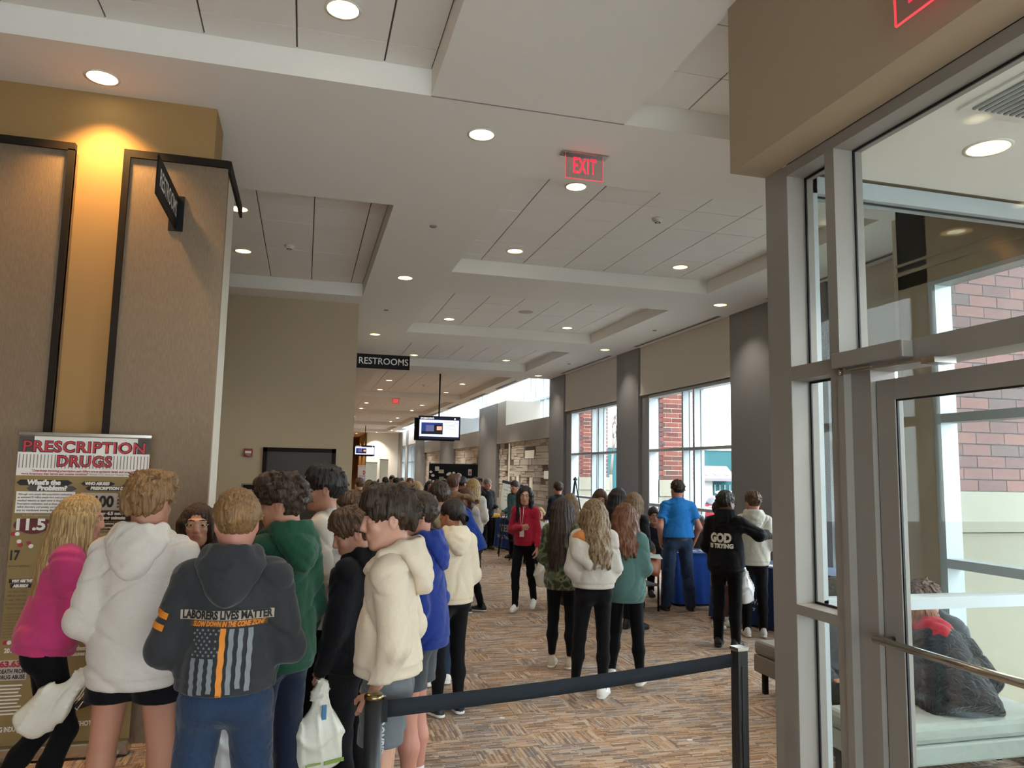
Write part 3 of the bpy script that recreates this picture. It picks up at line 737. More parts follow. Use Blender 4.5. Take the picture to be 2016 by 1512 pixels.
# ------------------------------------------------------------------ ceiling with coffers of lay-in tiles
coffers = [(2.30, 5.78, 3.74, 5.28, 2.25, 4.16), (1.84, 5.78, 6.53, 10.14, 2.25, 6.81), (1.84, 5.78, 11.39, 15.0, 2.29, 11.6), (1.84, 5.78, 16.28, 19.95, 2.29, 16.5), (1.84, 5.78, 21.4, 29.1, 2.29, 21.6),
           (1.84, 5.78, 30.3, 38.7, 2.29, 30.5), (1.84, 5.78, 39.9, 48.3, 2.29, 40.1), (1.84, 5.78, 49.5, 57.5, 2.29, 49.7), (-4.5, .77, 1.2, 5.28, -4.46, 1.35), (-4.5, .77, 7.71, 12.12, -4.3, 8.04)]
m = MB()
xs = sorted({-8, 6.26, 7.2} | {c[0] for c in coffers} | {c[1] for c in coffers}); ys = sorted({-4, 21.3, 56.5, 75} | {c[2] for c in coffers} | {c[3] for c in coffers})
for a, b in zip(xs, xs[1:]):
    for c, d in zip(ys, ys[1:]):
        cx, cyy = (a+b)/2, (c+d)/2
        if any(q[0] < cx < q[1] and q[2] < cyy < q[3] for q in coffers): continue
        if cx > 6.26 and 21.3 < cyy < 56.5: continue
        m.quad((a, c, SOF), (a, d, SOF), (b, d, SOF), (b, c, SOF))
for x0, x1, y0, y1, *_ in coffers:
    m.quad((x0, y0, SOF), (x1, y0, SOF), (x1, y0, TIL+.05), (x0, y0, TIL+.05)); m.quad((x0, y1, SOF), (x0, y1, TIL+.05), (x1, y1, TIL+.05), (x1, y1, SOF))
    m.quad((x0, y0, SOF), (x0, y0, TIL+.05), (x0, y1, TIL+.05), (x0, y1, SOF)); m.quad((x1, y0, SOF), (x1, y1, SOF), (x1, y1, TIL+.05), (x1, y0, TIL+.05))
m.box(6.24, 6.26, 21.3, 56.5, SOF, 5.6)
ceiling = struct(m.build('ceiling', ceil_m))
struct(MB().box(-8.2, 6.24, -4.2, 75, 4.9, 5.1).box(6.24, 7.4, -4.2, 21.3, 4.9, 5.1).box(6.24, 7.4, 56.5, 75, 4.9, 5.1).build('roof_slab', ceil_m))  # unseen slab added above the ceiling to keep sky light out
tcache = {}
for ci, (x0, x1, y0, y1, gx, gy) in enumerate(coffers):
    g = MB().box(x0, x1, y0, y1, TIL+.012, TIL+.03).build('tile_grid', grid_m, ceiling); g['kind'] = 'stuff' if 0 else 'structure'
    X = [x0]+[gx+.61*i for i in range(-12, 12) if x0+.03 < gx+.61*i < x1-.03]+[x1]; Y = [y0]+[gy+.61*i for i in range(-14, 20) if y0+.03 < gy+.61*i < y1-.03]+[y1]
    for a, b in zip(X, X[1:]):
        for c, d in zip(Y, Y[1:]):
            if b < -2.7: continue
            key = (round(b-a, 2), round(d-c, 2))
            if key not in tcache:
                w_, h_ = (b-a)/2-.006, (d-c)/2-.004
                t = MB(); t.box(-w_, w_, -h_, h_, 0, .014, bevel=.003 if ci < 3 or ci > 7 else 0); tcache[key] = t.mesh('ceiling_tile'); tcache[key].materials.append(tile_m)
            o = bpy.data.objects.new('ceiling_tile', tcache[key]); COL.objects.link(o); o.parent = ceiling; o.location = ((a+b)/2, (c+d)/2, TIL+random.uniform(-.0015, .0015))
# seam and slot diffusers
MB().box(.77, 2.3, 5.275, 5.285, SOF-.004, SOF+.001).build('joint', plain('joint', '8a8780'), ceiling)
for a, b in ((11.5, 15.0), (16.35, 19.9), (5.5, 10.1)):
    t = thing('slot_diffuser', 'long black linear slot diffuser in the ceiling above the %s window blind' % {11.5: 'blue polo table', 16.35: 'far', 5.5: 'bench-side'}[a], 'vent', (6.8, a, SOF))
    MB().box(-.05, .05, 0, b-a, -.006, .01).build('frame', whitep_m, t)
    MB().box(-.03, -.008, .02, b-a-.02, -.009, .0).box(.008, .03, .02, b-a-.02, -.009, .0).build('slot', gask_m, t)
for k_, y_ in enumerate((22, 26.2, 31, 35.5, 40, 44.5)):
    t = thing('slot_diffuser', '%s dark slot diffuser along the edge of the clerestory well' % ['first', 'second', 'third', 'fourth', 'fifth', 'sixth'][k_], 'vent', (6.1, y_, SOF))
    MB().box(-.06, .06, 0, 2.6, -.006, .01).build('frame', whitep_m, t); MB().box(-.04, .04, .04, 2.56, -.009, 0).build('slot', gask_m, t)
# ------------------------------------------------------------------ walls
def S_(name, mb, mat, parent=None): return struct(mb.build(name, mat, parent))
wl = S_('wall_left', MB().box(-8, -.778, 5.98, 6.43, 0, SOF), plain('gold_wall_paint', '98794c', .8, bump=.06, bscale=200))   # the wall with the pilasters, faces the camera
S_('wall_restroom', MB().box(-8, .757, 12.7, 13.0, 0, SOF).box(.6, .757, 13.0, 17.0, 0, SOF), wall_m)  # wall with the dark door
S_('wall_west', MB().box(-8.1, -8, -4, 75, 0, SOF).box(-8, .0, 17, 17.1, 0, SOF), wall_m)
S_('wall_behind', MB().box(-8, -2.5, -4.1, -4, 0, SOF).box(3.5, 7.2, -4.1, -4, 0, SOF).box(-2.5, 3.5, -4.1, -4, 2.7, SOF).box(-2.5, 3.5, -4.1, -4, 0, .15), wall_m)
m = MB()
for i in range(7): m.box(-2.5+i*.99, -2.44+i*.99, -4.12, -3.96, .15, 2.7)
wbh = struct(m.build('window_behind', metal_m)); pn = struct(MB().box(-2.5, 3.5, -4.055, -4.05, .15, 2.7).build('pane', glass_m, wbh))  # unseen window added behind the camera to light the front group
S_('wall_end', MB().box(4.55, 7.2, 59, 59.3, 0, SOF), white_m)
S_('wall_end_left', MB().box(-8, 7.4, 70, 70.3, 0, SOF).box(3.0, 3.5, 66, 70, 0, SOF).box(4.55, 4.7, 59.3, 70, 0, SOF), plain('tan_end_wall', '9c7b50', .8))
struct(MB().box(4.55, 6.9, 58.95, 59, 0, 1.0).build('trim_end_wainscot', plain('wainscot', '6b655c', .7)))
# pilaster panels on the left wall
def pilaster(x0, x1, y0, y1, name):
    t = struct(MB().box(x0, x1, y0, y1, 0, 4.13).build(name, paper_m, wl))
    fr = MB(); b = .045
    fr.box(x0-.0, x1+.0, y0-.02, y0+.03, 4.13, 4.13+b+.012).box(x0, x0+b, y0-.02, y0+.03, 0, 4.13).build('dark_frame', dark_m, t)
    return t
p1 = pilaster(-4.2, -1.70, 5.90, 5.98, 'pilaster_panel'); 
MB().box(-1.745, -1.70, 5.88, 5.93, 0, 4.14).build('dark_frame', dark_m, p1)
p2 = pilaster(-1.38, -.66, 5.90, 5.98, 'pilaster_panel')
MB().box(-.778, -.66, 5.98, 6.43, 0, 4.13).build('side_panel', wallpaper('pale_wallcovering', 'b5ac9c', 'cfc6b6'), p2)
MB().box(-.66, -.64, 5.88, 6.95, 4.09, 4.185).build('dark_frame', dark_m, p2)
# ------------------------------------------------------------------ right side: columns, blinds, windows
for i, (a, b) in enumerate(((8.9, 11.4), (15.11, 16.3), (20.05, 21.35))):
    S_('column_%d' % (i+1), MB().box(6.93, 7.45, a, b, 0, SOF), col_m)
for i, (a, b, zt) in enumerate(((27.75, 30.75, 4.43), (36.45, 40.1, 4.43), (45.65, 49.5, 4.43), (56.5, 58.9, SOF), (53.3, 54.4, SOF))):
    S_('column_%d' % (i+4), MB().box(6.93, 8.2, a, b, 0, zt), col_m)
for i, (a, b) in enumerate(((11.4, 15.11), (16.3, 20.05), (5.4, 8.9), (49.5, 53.3), (54.4, 56.5), (58.9, 59))):
    t = thing('roller_blind', ['beige roller blind half down over the window behind the blue polo shirt', 'beige roller blind between the two grey columns nearer the stone wall', 'beige roller blind over the bay beside the bench', 'small beige blind at the far end of the corridor', 'last beige blind by the end wall', 'sliver of beige blind at the end wall'][i], 'blind', (6.97, a, 3.6))
    MB().box(0, .01, .02, b-a-.02, 0, 1.02).build('fabric', blind_m, t)
    MB().box(-.012, .022, .02, b-a-.02, -.025, .005).build('bottom_bar', blind_m, t)
def pane(par, x, y0, y1, z0, z1, mat=glass_m):
    return struct(MB().box(x-.004, x+.004, y0, y1, z0, z1).build('pane', mat, par))
def window_y(name, x, y0, y1, z0, z1, ms, ts, d=.2, fw=.055, mat=metal_m, gx=.14):
    m = MB(); yy = [y0]+list(ms)+[y1]; zz = [z0]+list(ts)+[z1]
    for v in yy: m.box(x, x+d, max(y0, v-fw/2) if v != y1 else y1-fw, min(y1, v+fw/2) if v != y0 else y0+fw, z0, z1)
    for v in zz: m.box(x+.002, x+d-.002, y0, y1, v-fw/2, v+fw/2)
    w = struct(m.build(name, mat)); g = MB()
    for a, b in zip(yy, yy[1:]):
        for c, e in zip(zz, zz[1:]):
            pane(w, x+gx, a+.02, b-.02, c+.02, e-.02)
            for q in (a+fw/2, b-fw/2-.008): g.box(x+gx-.012, x+gx-.004, q, q+.008, c+.03, e-.03)
    g.build('gasket', gask_m, w); return w
window_y('window_1', 7.0, 11.4, 14.76, 1.26-1.16, 3.52, (12.8, 13.24), (1.26, 2.38))
window_y('window_2', 7.0, 16.3, 19.62, 1.26-1.16, 3.52, (17.6, 18.05), (1.26, 2.38))
window_y('window_3', 7.0, 5.4, 8.9, .1, 3.52, (6.6, 7.1), (1.26, 2.38))
window_y('window_4', 7.0, 49.5, 53.3, .1, 3.52, (51.3,), (1.26, 2.38)); window_y('window_5', 7.0, 54.4, 56.5, .1, 3.52, (), (1.26, 2.38))
S_('wall_right', MB().box(7.0, 7.35, 14.76, 15.11, 0, SOF).box(7.0, 7.35, 19.62, 20.05, 0, SOF).box(7.02, 7.3, 11.4, 14.76, 3.52, SOF).box(7.02, 7.3, 16.3, 19.62, 3.52, SOF).box(7.02, 7.3, 5.3, 8.9, 3.52, SOF).box(7.02, 7.3, 49.5, 56.5, 3.52, SOF)
   .box(7.0, 7.3, 11.4, 14.76, 0, .1).box(7.0, 7.3, 16.3, 19.62, 0, .1), col_m)
# clerestory well beyond the third column
def well():
    w = MB()
    w.box(8.25, 8.45, 21.35, 25.3, 3.0, 5.7).box(8.25, 8.45, 28.8, 34.4, 3.0, 5.7).box(8.25, 8.45, 38.1, 44.0, 3.0, 5.7).box(8.25, 8.45, 47.6, 56.5, 3.0, 5.7)
    w.box(6.26, 8.45, 21.15, 21.35, 4.9, 5.7).box(7.5, 8.45, 21.1, 21.35, 3.0, 5.0).box(6.26, 8.45, 49.4, 49.5, SOF, 5.7)
    for a, b in ((25.3, 28.8), (34.4, 38.1), (44.0, 47.6)): w.box(8.25, 8.45, a, b, 3.0, 3.55)
    return w
S_('wall_clerestory', well(), white_m)
for i, (a, b) in enumerate(((25.3, 28.8), (34.4, 38.1), (44.0, 47.6))):
    window_y('window_%d' % (6+i), 8.28, a, b, 3.55, 5.65, (a+.62*1, a+.62*2.2, a+.62*3.8, b-.5), (4.55,), fw=.07)
m = MB()
for i in range(11): m.box(6.26, 8.45, 21.4+i*2.75-.04, 21.4+i*2.75+.04, 5.62, 5.74)
sk = struct(m.build('window_skylight', metal_m)); struct(MB().box(6.26, 8.45, 21.2, 49.4, 5.68, 5.69).build('pane', glassmat('frosted_skylight', (.62, .64, .64)), sk))  # skylight added so that daylight brightens the white well walls
# ledges and stone walls
stone_ms = [plain('ledgestone_%d' % i, c, .95, bump=.5, bscale=30, vary=.08, vscale=12) for i, c in enumerate(('dcd6cb', 'cfc8bd', 'e4ddd2', 'd3ccc1'))]
mort = plain('stone_joint', '7b746b', 1)
def sbox(w, h, d, seed):
    rn = random.Random(seed); m = MB(); v = []
    for x in (0, 1):
        for y in (0, 1):
            for z in (0, 1):
                v.append(m.bm.verts.new((.08 if x else -d+rn.uniform(-.008, .008), (y-.5)*w+rn.uniform(-.006, .006), (z-.5)*h+rn.uniform(-.004, .004))))
    for f in ((0, 1, 3, 2), (4, 6, 7, 5), (0, 4, 5, 1), (2, 3, 7, 6), (0, 2, 6, 4), (1, 5, 7, 3)): m.bm.faces.new([v[i] for i in f])
    return m.mesh('stone')
def stonewall(name, y0, y1, niches, singles=True, rows=.2, wmin=.3, wmax=.8):
    w = struct(MB().box(7.12, 7.4, y0, y1, 0, 2.9).build(name, mort)); rn = random.Random(int(y0*10)); z = .9; k = 0; rest = MB(); cache = {}
    # jogged courses: each band mixes full-height and half-height stones
    while z < 2.88:
        h = min(rows, 2.9-z); y = y0
        while y < y1-.02:
            L = min(rn.uniform(wmin, wmax), y1-y)
            if y1-y-L < .1: L = y1-y
            sp = h*rn.choice((.35, .5, .62)); subs = ((0, h),) if rn.random() < .3 else ((0, sp), (sp, h))
            for a, b in subs:
                cy0, cz = y+L/2, z+(a+b)/2
                if any(n0-.0 < cy0+L/2 and cy0-L/2 < n1 and nz0 < z+b and z+a < nz1 for n0, n1, nz0, nz1 in niches): continue
                key = (round(L, 1), round(b-a, 2), rn.randrange(4)); LL = L
                if key not in cache:
                    cache[key] = sbox(1, 1, rn.uniform(.0, .045)+.02, k); cache[key].materials.append(stone_ms[rn.randrange(4)])
                o = bpy.data.objects.new('stone', cache[key]); COL.objects.link(o); o.parent = w; o.location = (7.12, cy0, cz); o.scale = (1, LL-.012, (b-a)-.012); k += 1
            y += L
        z += h
    for n0, n1, nz0, nz1 in niches:
        q = MB().box(7.085, 7.14, n0, n1, nz0, nz1)
        struct(q.build('niche', NICHE, w))
    MB().box(7.0, 7.12, y0, y1, 0, .9).build('base', ledge_m, w)
    return k
NICHE = emit('lit_niche', 'e8e2cc', .12)  # glow put into flush panels that stand for lit niches
print('stones', stonewall('wall_stone', 21.35, 27.75, [(23.43, 24.38, 2.32, 2.58), (25.13, 25.4, 1.26, 1.77), (23.56, 23.82, 1.25, 1.70), (21.8, 22.27, 1.68, 1.92), (26.42, 26.5, 1.3, 2.88)]),
      stonewall('wall_stone_middle', 30.75, 36.45, [(31.6, 32.0, 1.5, 2.1), (33.3, 33.7, 1.4, 1.95), (31.0, 31.3, 2.1, 2.5)], rows=.26, wmin=.5, wmax=1.2),
      stonewall('wall_stone_far', 40.1, 45.65, [(41, 41.5, 1.6, 2.2)], rows=.3, wmin=.7, wmax=1.5))
S_('beam_ledge', MB().box(6.95, 8.25, 21.35, 27.75, 2.9, 3.53).box(6.95, 8.25, 30.75, 36.45, 2.9, 3.53).box(6.95, 8.25, 40.1, 45.65, 2.9, 3.53), ledge_m)
S_('wall_upper_return', MB().box(6.96, 8.25, 26.5, 27.75, 3.53, 4.43), ledge_m)
# ------------------------------------------------------------------ outside
out_m = plain('asphalt', '5f6062', .9, vary=.05); conc_m = plain('cream_stone', '918c7c', .8, bump=.1, bscale=30)
struct(MB().box(7.4, 120, -30, 120, -.9, -.6).build('ground_street', out_m)); struct(MB().box(7.35, 11, -6, 60, -.6, -.15).build('pavement', plain('concrete_walk', '8a8880', .9)))
brick_ms = [plain('brick_%d' % i, c, .9, bump=.3, bscale=40) for i, c in enumerate(('704038', '633832', '7b473d', '5a3d37'))]
mortar_m = plain('mortar', 'e4dcc9', .95)
bmesh_ = {}
def brickwall(name, x0, x1, y, zb, zt, base=-.6, thick=.6, lab=None):
    """brick pier facing the camera side (-Y), bricks proud of recessed mortar, on a cream stone base"""
    w = struct(MB().box(x0, x1, y, y+thick, zb, zt).build(name, mortar_m)); rn = random.Random(int(x0*7+y))
    struct(MB().box(x0-.02, x1+.03, y-.03, y+thick+.02, base, zb-.35).box(x0-.02, x1+.05, y-.06, y+thick+.02, zb-.34, zb).build('stone_base', conc_m, w))
    r = 0; z = zb+.005; n = 0
    while z+.09 < zt:
        x = x0-(.15 if r % 2 else 0)
        while x < x1:
            a, b = max(x, x0), min(x+.295, x1)
            if b-a > .05:
                key = round(b-a, 2); mi = rn.randrange(4)
                if (key, mi) not in bmesh_:
                    bmesh_[(key, mi)] = MB().box(-(b-a)/2, (b-a)/2, -.008, .02, 0, .0915).mesh('brick'); bmesh_[(key, mi)].materials.append(brick_ms[mi])
                o = bpy.data.objects.new('brick', bmesh_[(key, mi)]); COL.objects.link(o); o.parent = w; o.location = ((a+b)/2, y+rn.uniform(-.001, .001), z); n += 1
            x += .305
        z += .1016; r += 1
    return n
print('bricks', brickwall('wall_brick_pier', 7.25, 8.08, 14.76, 1.77, 4.3), brickwall('wall_brick_pier_far', 7.25, 8.08, 19.62, 1.77, 4.3), brickwall('wall_brick_return', 5.0, 7.6, 5.3, 1.8, 4.2, thick=.2))
# teal building across the street
tb = MB().box(-9, 12, 0, 8, 0, 4.7).build('wall', plain('teal_paint', '17494d', .8, vary=.08, vscale=1)); bt = thing('building', 'teal single storey building across the street with a grey awning', 'building', (28.5, 62, -.6)); tb.parent = bt
MB().box(-9.1, 12.1, -.1, 8.1, 4.7, 4.95).build('parapet', whitep_m, bt)
MB().prism([(-.0, 3.3), (-1.6, 2.2), (-1.6, 1.95), (0, 1.95)], 0, 5.2, 8.7).build('awning', plain('awning_canvas', '6e6468', .8), bt)
for k in range(3): MB().tube((6+1.0*k, -1.02, 2.62), (6+1.0*k, -1.06, 2.68), .3, seg=20).build('awning_emblem', whitep_m, bt)
MB().box(5.4, 7.2, -.08, .02, 0, 1.95).build('shopfront', plain('shopfront', 'b7b6ad', .6), bt)
for k in range(7): MB().box(7.4+.5*k, 7.45+.5*k, -.12, -.06, .1, 1.6).build('bar', metal_m, bt)
MB().box(9.6, 10.2, -.4, 0, 2.7, 3.4).build('wall_lamp', plain('lamp_box', 'c99a55', .6), bt)
b2 = thing('building', 'pale brick building further down the street past the brick pier', 'building', (20, 75, -.6))
MB().box(-4, 6, 0, 8, 0, 7.5).build('wall', plain('pale_brick', 'b9ab93', .9), b2); MB().box(-4.2, 6.2, -.2, 8, 7.5, 8).build('cornice', conc_m, b2)
for k in range(4): MB().box(-3+2.3*k, -1.6+2.3*k, -.06, .05, 1, 3).build('window', glassmat('far_glass', (.3, .35, .4)), b2)
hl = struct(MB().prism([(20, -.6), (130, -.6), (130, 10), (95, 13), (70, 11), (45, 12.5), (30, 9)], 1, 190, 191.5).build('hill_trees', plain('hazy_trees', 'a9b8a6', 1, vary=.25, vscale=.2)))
def car(x, y, rz, body, label, z=-.6):
    t = thing('car', label, 'car', (x, y, z), rz)
    f = Field((-1.05, -2.4, .1), (1.05, 2.4, 1.55), .06)
    f.cone((-.55, -1.9, .62), (.55, -1.9, .62), .3, .3, .25).cone((-.6, 1.8, .58), (.6, 1.8, .58), .3, .3, .25).cone((-.62, -1.9, .62), (-.62, 1.8, .58), .3, .3, .2).cone((.62, -1.9, .62), (.62, 1.8, .58), .3, .3, .2).cone((0, -1.9, .64), (0, 1.8, .6), .32, .32, .3)
    V, F = f.nets(); link('body', fmesh('body', V, F, [body]), None, t)
    f = Field((-1, -1.8, .6), (1, 1.5, 1.6), .06); f.cone((-.4, -.8, 1.08), (-.4, .35, 1.1), .33, .33, .3).cone((.4, -.8, 1.08), (.4, .35, 1.1), .33, .33, .3).ell((0, -.3, .95), (.75, 1.4, .42), .2)
    V, F = f.nets(); C = V[F].mean(1); mi = ((C[:, 2] > .98) & (C[:, 2] < 1.3)).astype(int); link('cabin', fmesh('cabin', V, F, [body, plain('car_glass', '2c3238', .1)], fmi=mi), None, t)
    for sx in (-1, 1):
        for yy in (-1.35, 1.4): w = MB().tube((sx*.82, yy, .33), (sx*.98, yy, .33), .33, seg=24).build('wheel', black_m, t); MB().tube((sx*.97, yy, .33), (sx*1.0, yy, .33), .2, seg=16).build('hub', steel_m, w)
        MB().box(sx*.78-.16, sx*.78+.16, -2.23, -2.1, .66, .82, bevel=.03).build('tail_lamp', emit('tail_lamp', 'b02020', .4), t)
    MB().box(-.26, .26, -2.25, -2.2, .6, .74).build('number_plate', whitep_m, t)
    return t
car(21.0, 36.0, R(-20), plain('red_car_paint', '8d1f2c', .25), 'red saloon car parked outside seen from behind through the window')
car(27.5, 46, R(-20), plain('grey_car_paint', '6d7478', .3), 'grey car parked beyond the red car outside')
# bare tree outside the second window
tr = thing('tree', 'bare thin branched street tree outside the farther window', 'tree', (17.5, 42, -.6)); m = MB(); m.tube((0, 0, 0), (0, 0, 2.4), .14, .1, 8)
def br(p, d, L, r, n):
    q = p+d*L; m.tube(p, q, r, r*.65, 5)
    if n: 
        for i in range(3): br(q, (d+Vector((random.uniform(-.6, .6), random.uniform(-.6, .6), random.uniform(-.1, .5)))).normalized(), L*.72, r*.6, n-1)
br(Vector((0, 0, 2.4)), Vector((.1, 0, 1)).normalized(), 1.3, .09, 4); m.build('branches', plain('bark', '6d645c', .9), tr)
# ------------------------------------------------------------------ vestibule: header, corner post, glazing, door
HX, GX, CY = 2.28, 2.507, 3.72
S_('wall_header', MB().box(HX, 5.2, -4, CY, 3.62, SOF), head_m)
struct(MB().box(GX+.0, 5.0, -4, 3.55, 3.615, 3.62).build('ceiling_vestibule', ceil_m))
# frame on the lobby side: members 0.055-0.2 wide, 0.16 deep, glass set near the far face
FD = .17
m = MB()
m.box(GX, GX+FD, 3.515, CY, 0, 3.62, bevel=.004)                 # corner post
m.box(GX, GX+FD, -1.5, 3.515, 3.555, 3.62)                           # head
m.box(GX, GX+FD, 3.13, 3.2, 0, 3.555); m.box(GX-.012, GX+FD, 3.09, 3.135, 0, 2.44)      # mullion beside the door
m.box(GX, GX+FD, 3.2, 3.515, 2.41, 2.485).box(GX, GX+FD, 3.2, 3.515, 1.19, 1.24).box(GX, GX+FD, 3.2, 3.515, 0, .12)
m.box(GX, GX+FD, 1.6, 3.13, 2.40, 2.50)                           # door head
m.box(GX+.03, GX+FD, 2.96, 3.09, 0, 2.40)                         # door jamb with stop
m.box(GX+.075, GX+FD, 2.98, 3.04, 0, 2.40)
m.box(GX, GX+FD, .4, 1.75, 2.40, 2.5).box(GX, GX+FD, .35, .45, 0, 2.5)
vf = S_('window_vestibule', m, frame_m)
def vpane(y0, y1, z0, z1):
    pane(vf, GX+.125, y0, y1, z0, z1); g = MB()
    g.box(GX+.112, GX+.12, y1-.012, y1, z0, z1).box(GX+.112, GX+.12, y0, y0+.012, z0, z1).box(GX+.112, GX+.12, y0, y1, z1-.012, z1).box(GX+.112, GX+.12, y0, y1, z0, z0+.012)
    g.build('gasket', gask_m, vf)
vpane(3.2, 3.515, 2.485, 3.555); vpane(3.2, 3.515, 1.24, 2.41); vpane(3.2, 3.515, .12, 1.19); vpane(1.0, 3.13, 2.50, 3.555); vpane(-1.4, 1.0, 2.5, 3.555)
pane(vf, GX+.125, -1.4, .35, .1, 2.4)
dr = struct(MB().box(GX+.055, GX+.1, 2.84, 2.955, .02, 2.35, bevel=.003).box(GX+.055, GX+.1, 1.95, 2.07, .02, 2.35, bevel=.003).box(GX+.055, GX+.1, 2.07, 2.84, 2.255, 2.35).box(GX+.055, GX+.1, 2.07, 2.84, .02, .3).build('door_1', frame_m))
pane(dr, GX+.078, 2.07, 2.845, .3, 2.26); MB().box(GX+.06, GX+.07, 2.832, 2.84, .3, 2.255).box(GX+.06, GX+.07, 2.07, 2.84, 2.247, 2.255).build('gasket', gask_m, dr)
pb = MB(); pb.tube((GX-.03, 2.92, 1.19), (GX-.03, 1.98, 1.19), .0165, seg=20); 
pb.tube((GX-.03, 2.9, 1.19), (GX+.06, 2.9, 1.19), .012).tube((GX-.03, 2.0, 1.19), (GX+.06, 2.0, 1.19), .012).build('push_bar', steel_m, dr)
d2 = struct(MB().box(GX+.055, GX+.1, 1.83, 1.94, .02, 2.35).box(GX+.055, GX+.1, .5, .62, .02, 2.35).box(GX+.055, GX+.1, .62, 1.83, 2.255, 2.35).box(GX+.055, GX+.1, .62, 1.83, .02, .3).build('door_2', frame_m)); pane(d2, GX+.078, .62, 1.83, .3, 2.26)
cl = thing('door_closer', 'grey door closer box and arm above the glass door', 'door closer', (GX, 2.9, 2.45))
MB().box(-.06, .0, -.24, .22, -.03, .045, bevel=.006).build('housing', frame_m, cl)
MB().box(-.045, -.03, -.03, .19, -.05, -.042).box(-.045, -.033, -.35, .19, -.062, -.054, M=Matrix.Rotation(0, 4, 'Z')).tube((-.038, .18, -.03), (-.038, .18, -.065), .01).box(-.05, .06, -.4, -.33, -.075, -.05).build('arm', steel_m, cl)
# glass wall across the vestibule end (X direction)
vx = MB(); 
for a, b in ((GX+FD, GX+FD+.06), (4.78, 4.86)): vx.box(a, b, 3.56, 3.68, 0, 3.6)
vx.box(GX+FD, 4.86, 3.56, 3.68, 3.5, 3.6).box(GX+FD, 4.86, 3.56, 3.68, 1.18, 1.245).box(GX+FD, 4.86, 3.56, 3.68, 0, .12)
ve = S_('window_vestibule_end', vx, metal_m)
for z0, z1 in ((1.245, 3.5), (.12, 1.18)): struct(MB().box(GX+FD+.06, 4.78, 3.616, 3.624, z0, z1).build('pane', glass_m, ve))
MB().box(GX+FD+.06, 4.78, 3.6, 3.61, 3.49, 3.505).build('gasket', gask_m, ve)
# alcove window wall behind the seating
window_y('window_alcove', 4.86, 3.72, 4.98, .1, 3.5, (), (1.25, 2.38), d=.16, gx=.12, fw=.07)
window_y('window_entrance', 4.86, -1.0, 3.6, .1, 3.5, (.6, 2.1), (2.38,), d=.16, gx=.12, fw=.07)
S_('wall_alcove', MB().box(4.86, 5.06, 4.98, 5.3, 0, SOF).box(4.86, 5.06, 3.72, 5.3, 3.5, SOF).box(5.06, 7.0, 5.3, 5.5, 0, SOF).box(4.86, 5.06, 3.68, 4.98, 0, .1).box(4.86, 5.06, -4, 3.68, 3.5, 3.62).box(4.86, 5.06, -4, -1.0, 0, 3.62), head_m)
MB().box(4.845, 4.862, 3.72, 5.3, 3.62, 3.65).box(4.845, 4.862, 3.72, 5.3, 3.70, 3.72).build('trim', head_m, bpy.data.objects['wall_alcove'])
# string of bulbs outside the alcove window
st = thing('string_lights', 'thin cable of small bulbs strung outside high behind the entrance glass', 'string lights', (6.2, 4.2, 3.0)); m = MB(); pts = []
for i in range(25): t = i/24; pts.append((1.6*t-.6, .9-.0*t, .12*t+.06*math.sin(t*math.pi*5)**2))
m.path(pts, .006, 5).build('cable', black_m, st)
for i in range(2, 24, 3): p = pts[i]; MB().tube(p, (p[0], p[1], p[2]-.05), .012, seg=8).ball((p[0], p[1], p[2]-.08), .03, 10).build('bulb', glassmat('bulb_glass', (.9, .85, .7)), st)
ns = thing('sign', 'round red no entry sign on the brick wall outside the entrance glass', 'sign', (6.25, 5.28, 1.78)); MB().box(-.1, .1, -.01, 0, -.12, .12).build('plate', whitep_m, ns)
MB().tube((0, -.02, 0), (0, -.01, 0), .09, seg=28).build('disc', plain('sign_red', 'b5303a', .5), ns); MB().box(-.06, .06, -.026, -.02, -.014, .014).build('bar', whitep_m, ns)
# ------------------------------------------------------------------ exit signs
RED = emit('exit_red', 'ff1c34', 1.0); EDGE = emit('exit_edge', 'ff4a55', .3); acry = glassmat('acrylic', (.9, .84, .84), .8)
def exit_sign(label, loc, rz, wall=False, w=.34, h=.2, ts=.2):
    t = thing('exit_sign', label, 'exit sign', loc, rz)
    MB().box(-w*.62, w*.62, -.05, .05, -.014, 0, bevel=.004).build('mounting_plate', steel_m, t)
    MB().box(-w/2, w/2, -.004, .004, -.02-h, -.014).build('panel', acry, t)
    MB().box(-w/2, w/2, -.005, .005, -.024-h, -.02-h).box(-w/2-.003, -w/2, -.005, .005, -.02-h, -.02).box(w/2, w/2+.003, -.005, .005, -.02-h, -.02).build('glowing_edge', EDGE, t)
    text('lettering', 'EXIT', ts, RED, t, frame_xz((0, -.0075, -.012-h/2), (1, 0, 0), (0, 0, 1)), weight=.0015, width=w*.62, spacing=1.1)
    return t
exit_sign('clear glowing red EXIT sign under the middle of the ceiling beam', (2.21, 5.92, SOF), 0)
exit_sign('small red EXIT sign far down the corridor ceiling', (3.32, 29.6, SOF), 0, w=.3)
t = exit_sign('large close red EXIT sign on the header above the glass door', (HX-.08, 2.165, 3.955), R(-90), w=.38, h=.24, ts=.25); MB().box(-.2, .2, -.03, .08, 0, .05).build('bracket', frame_m, t)
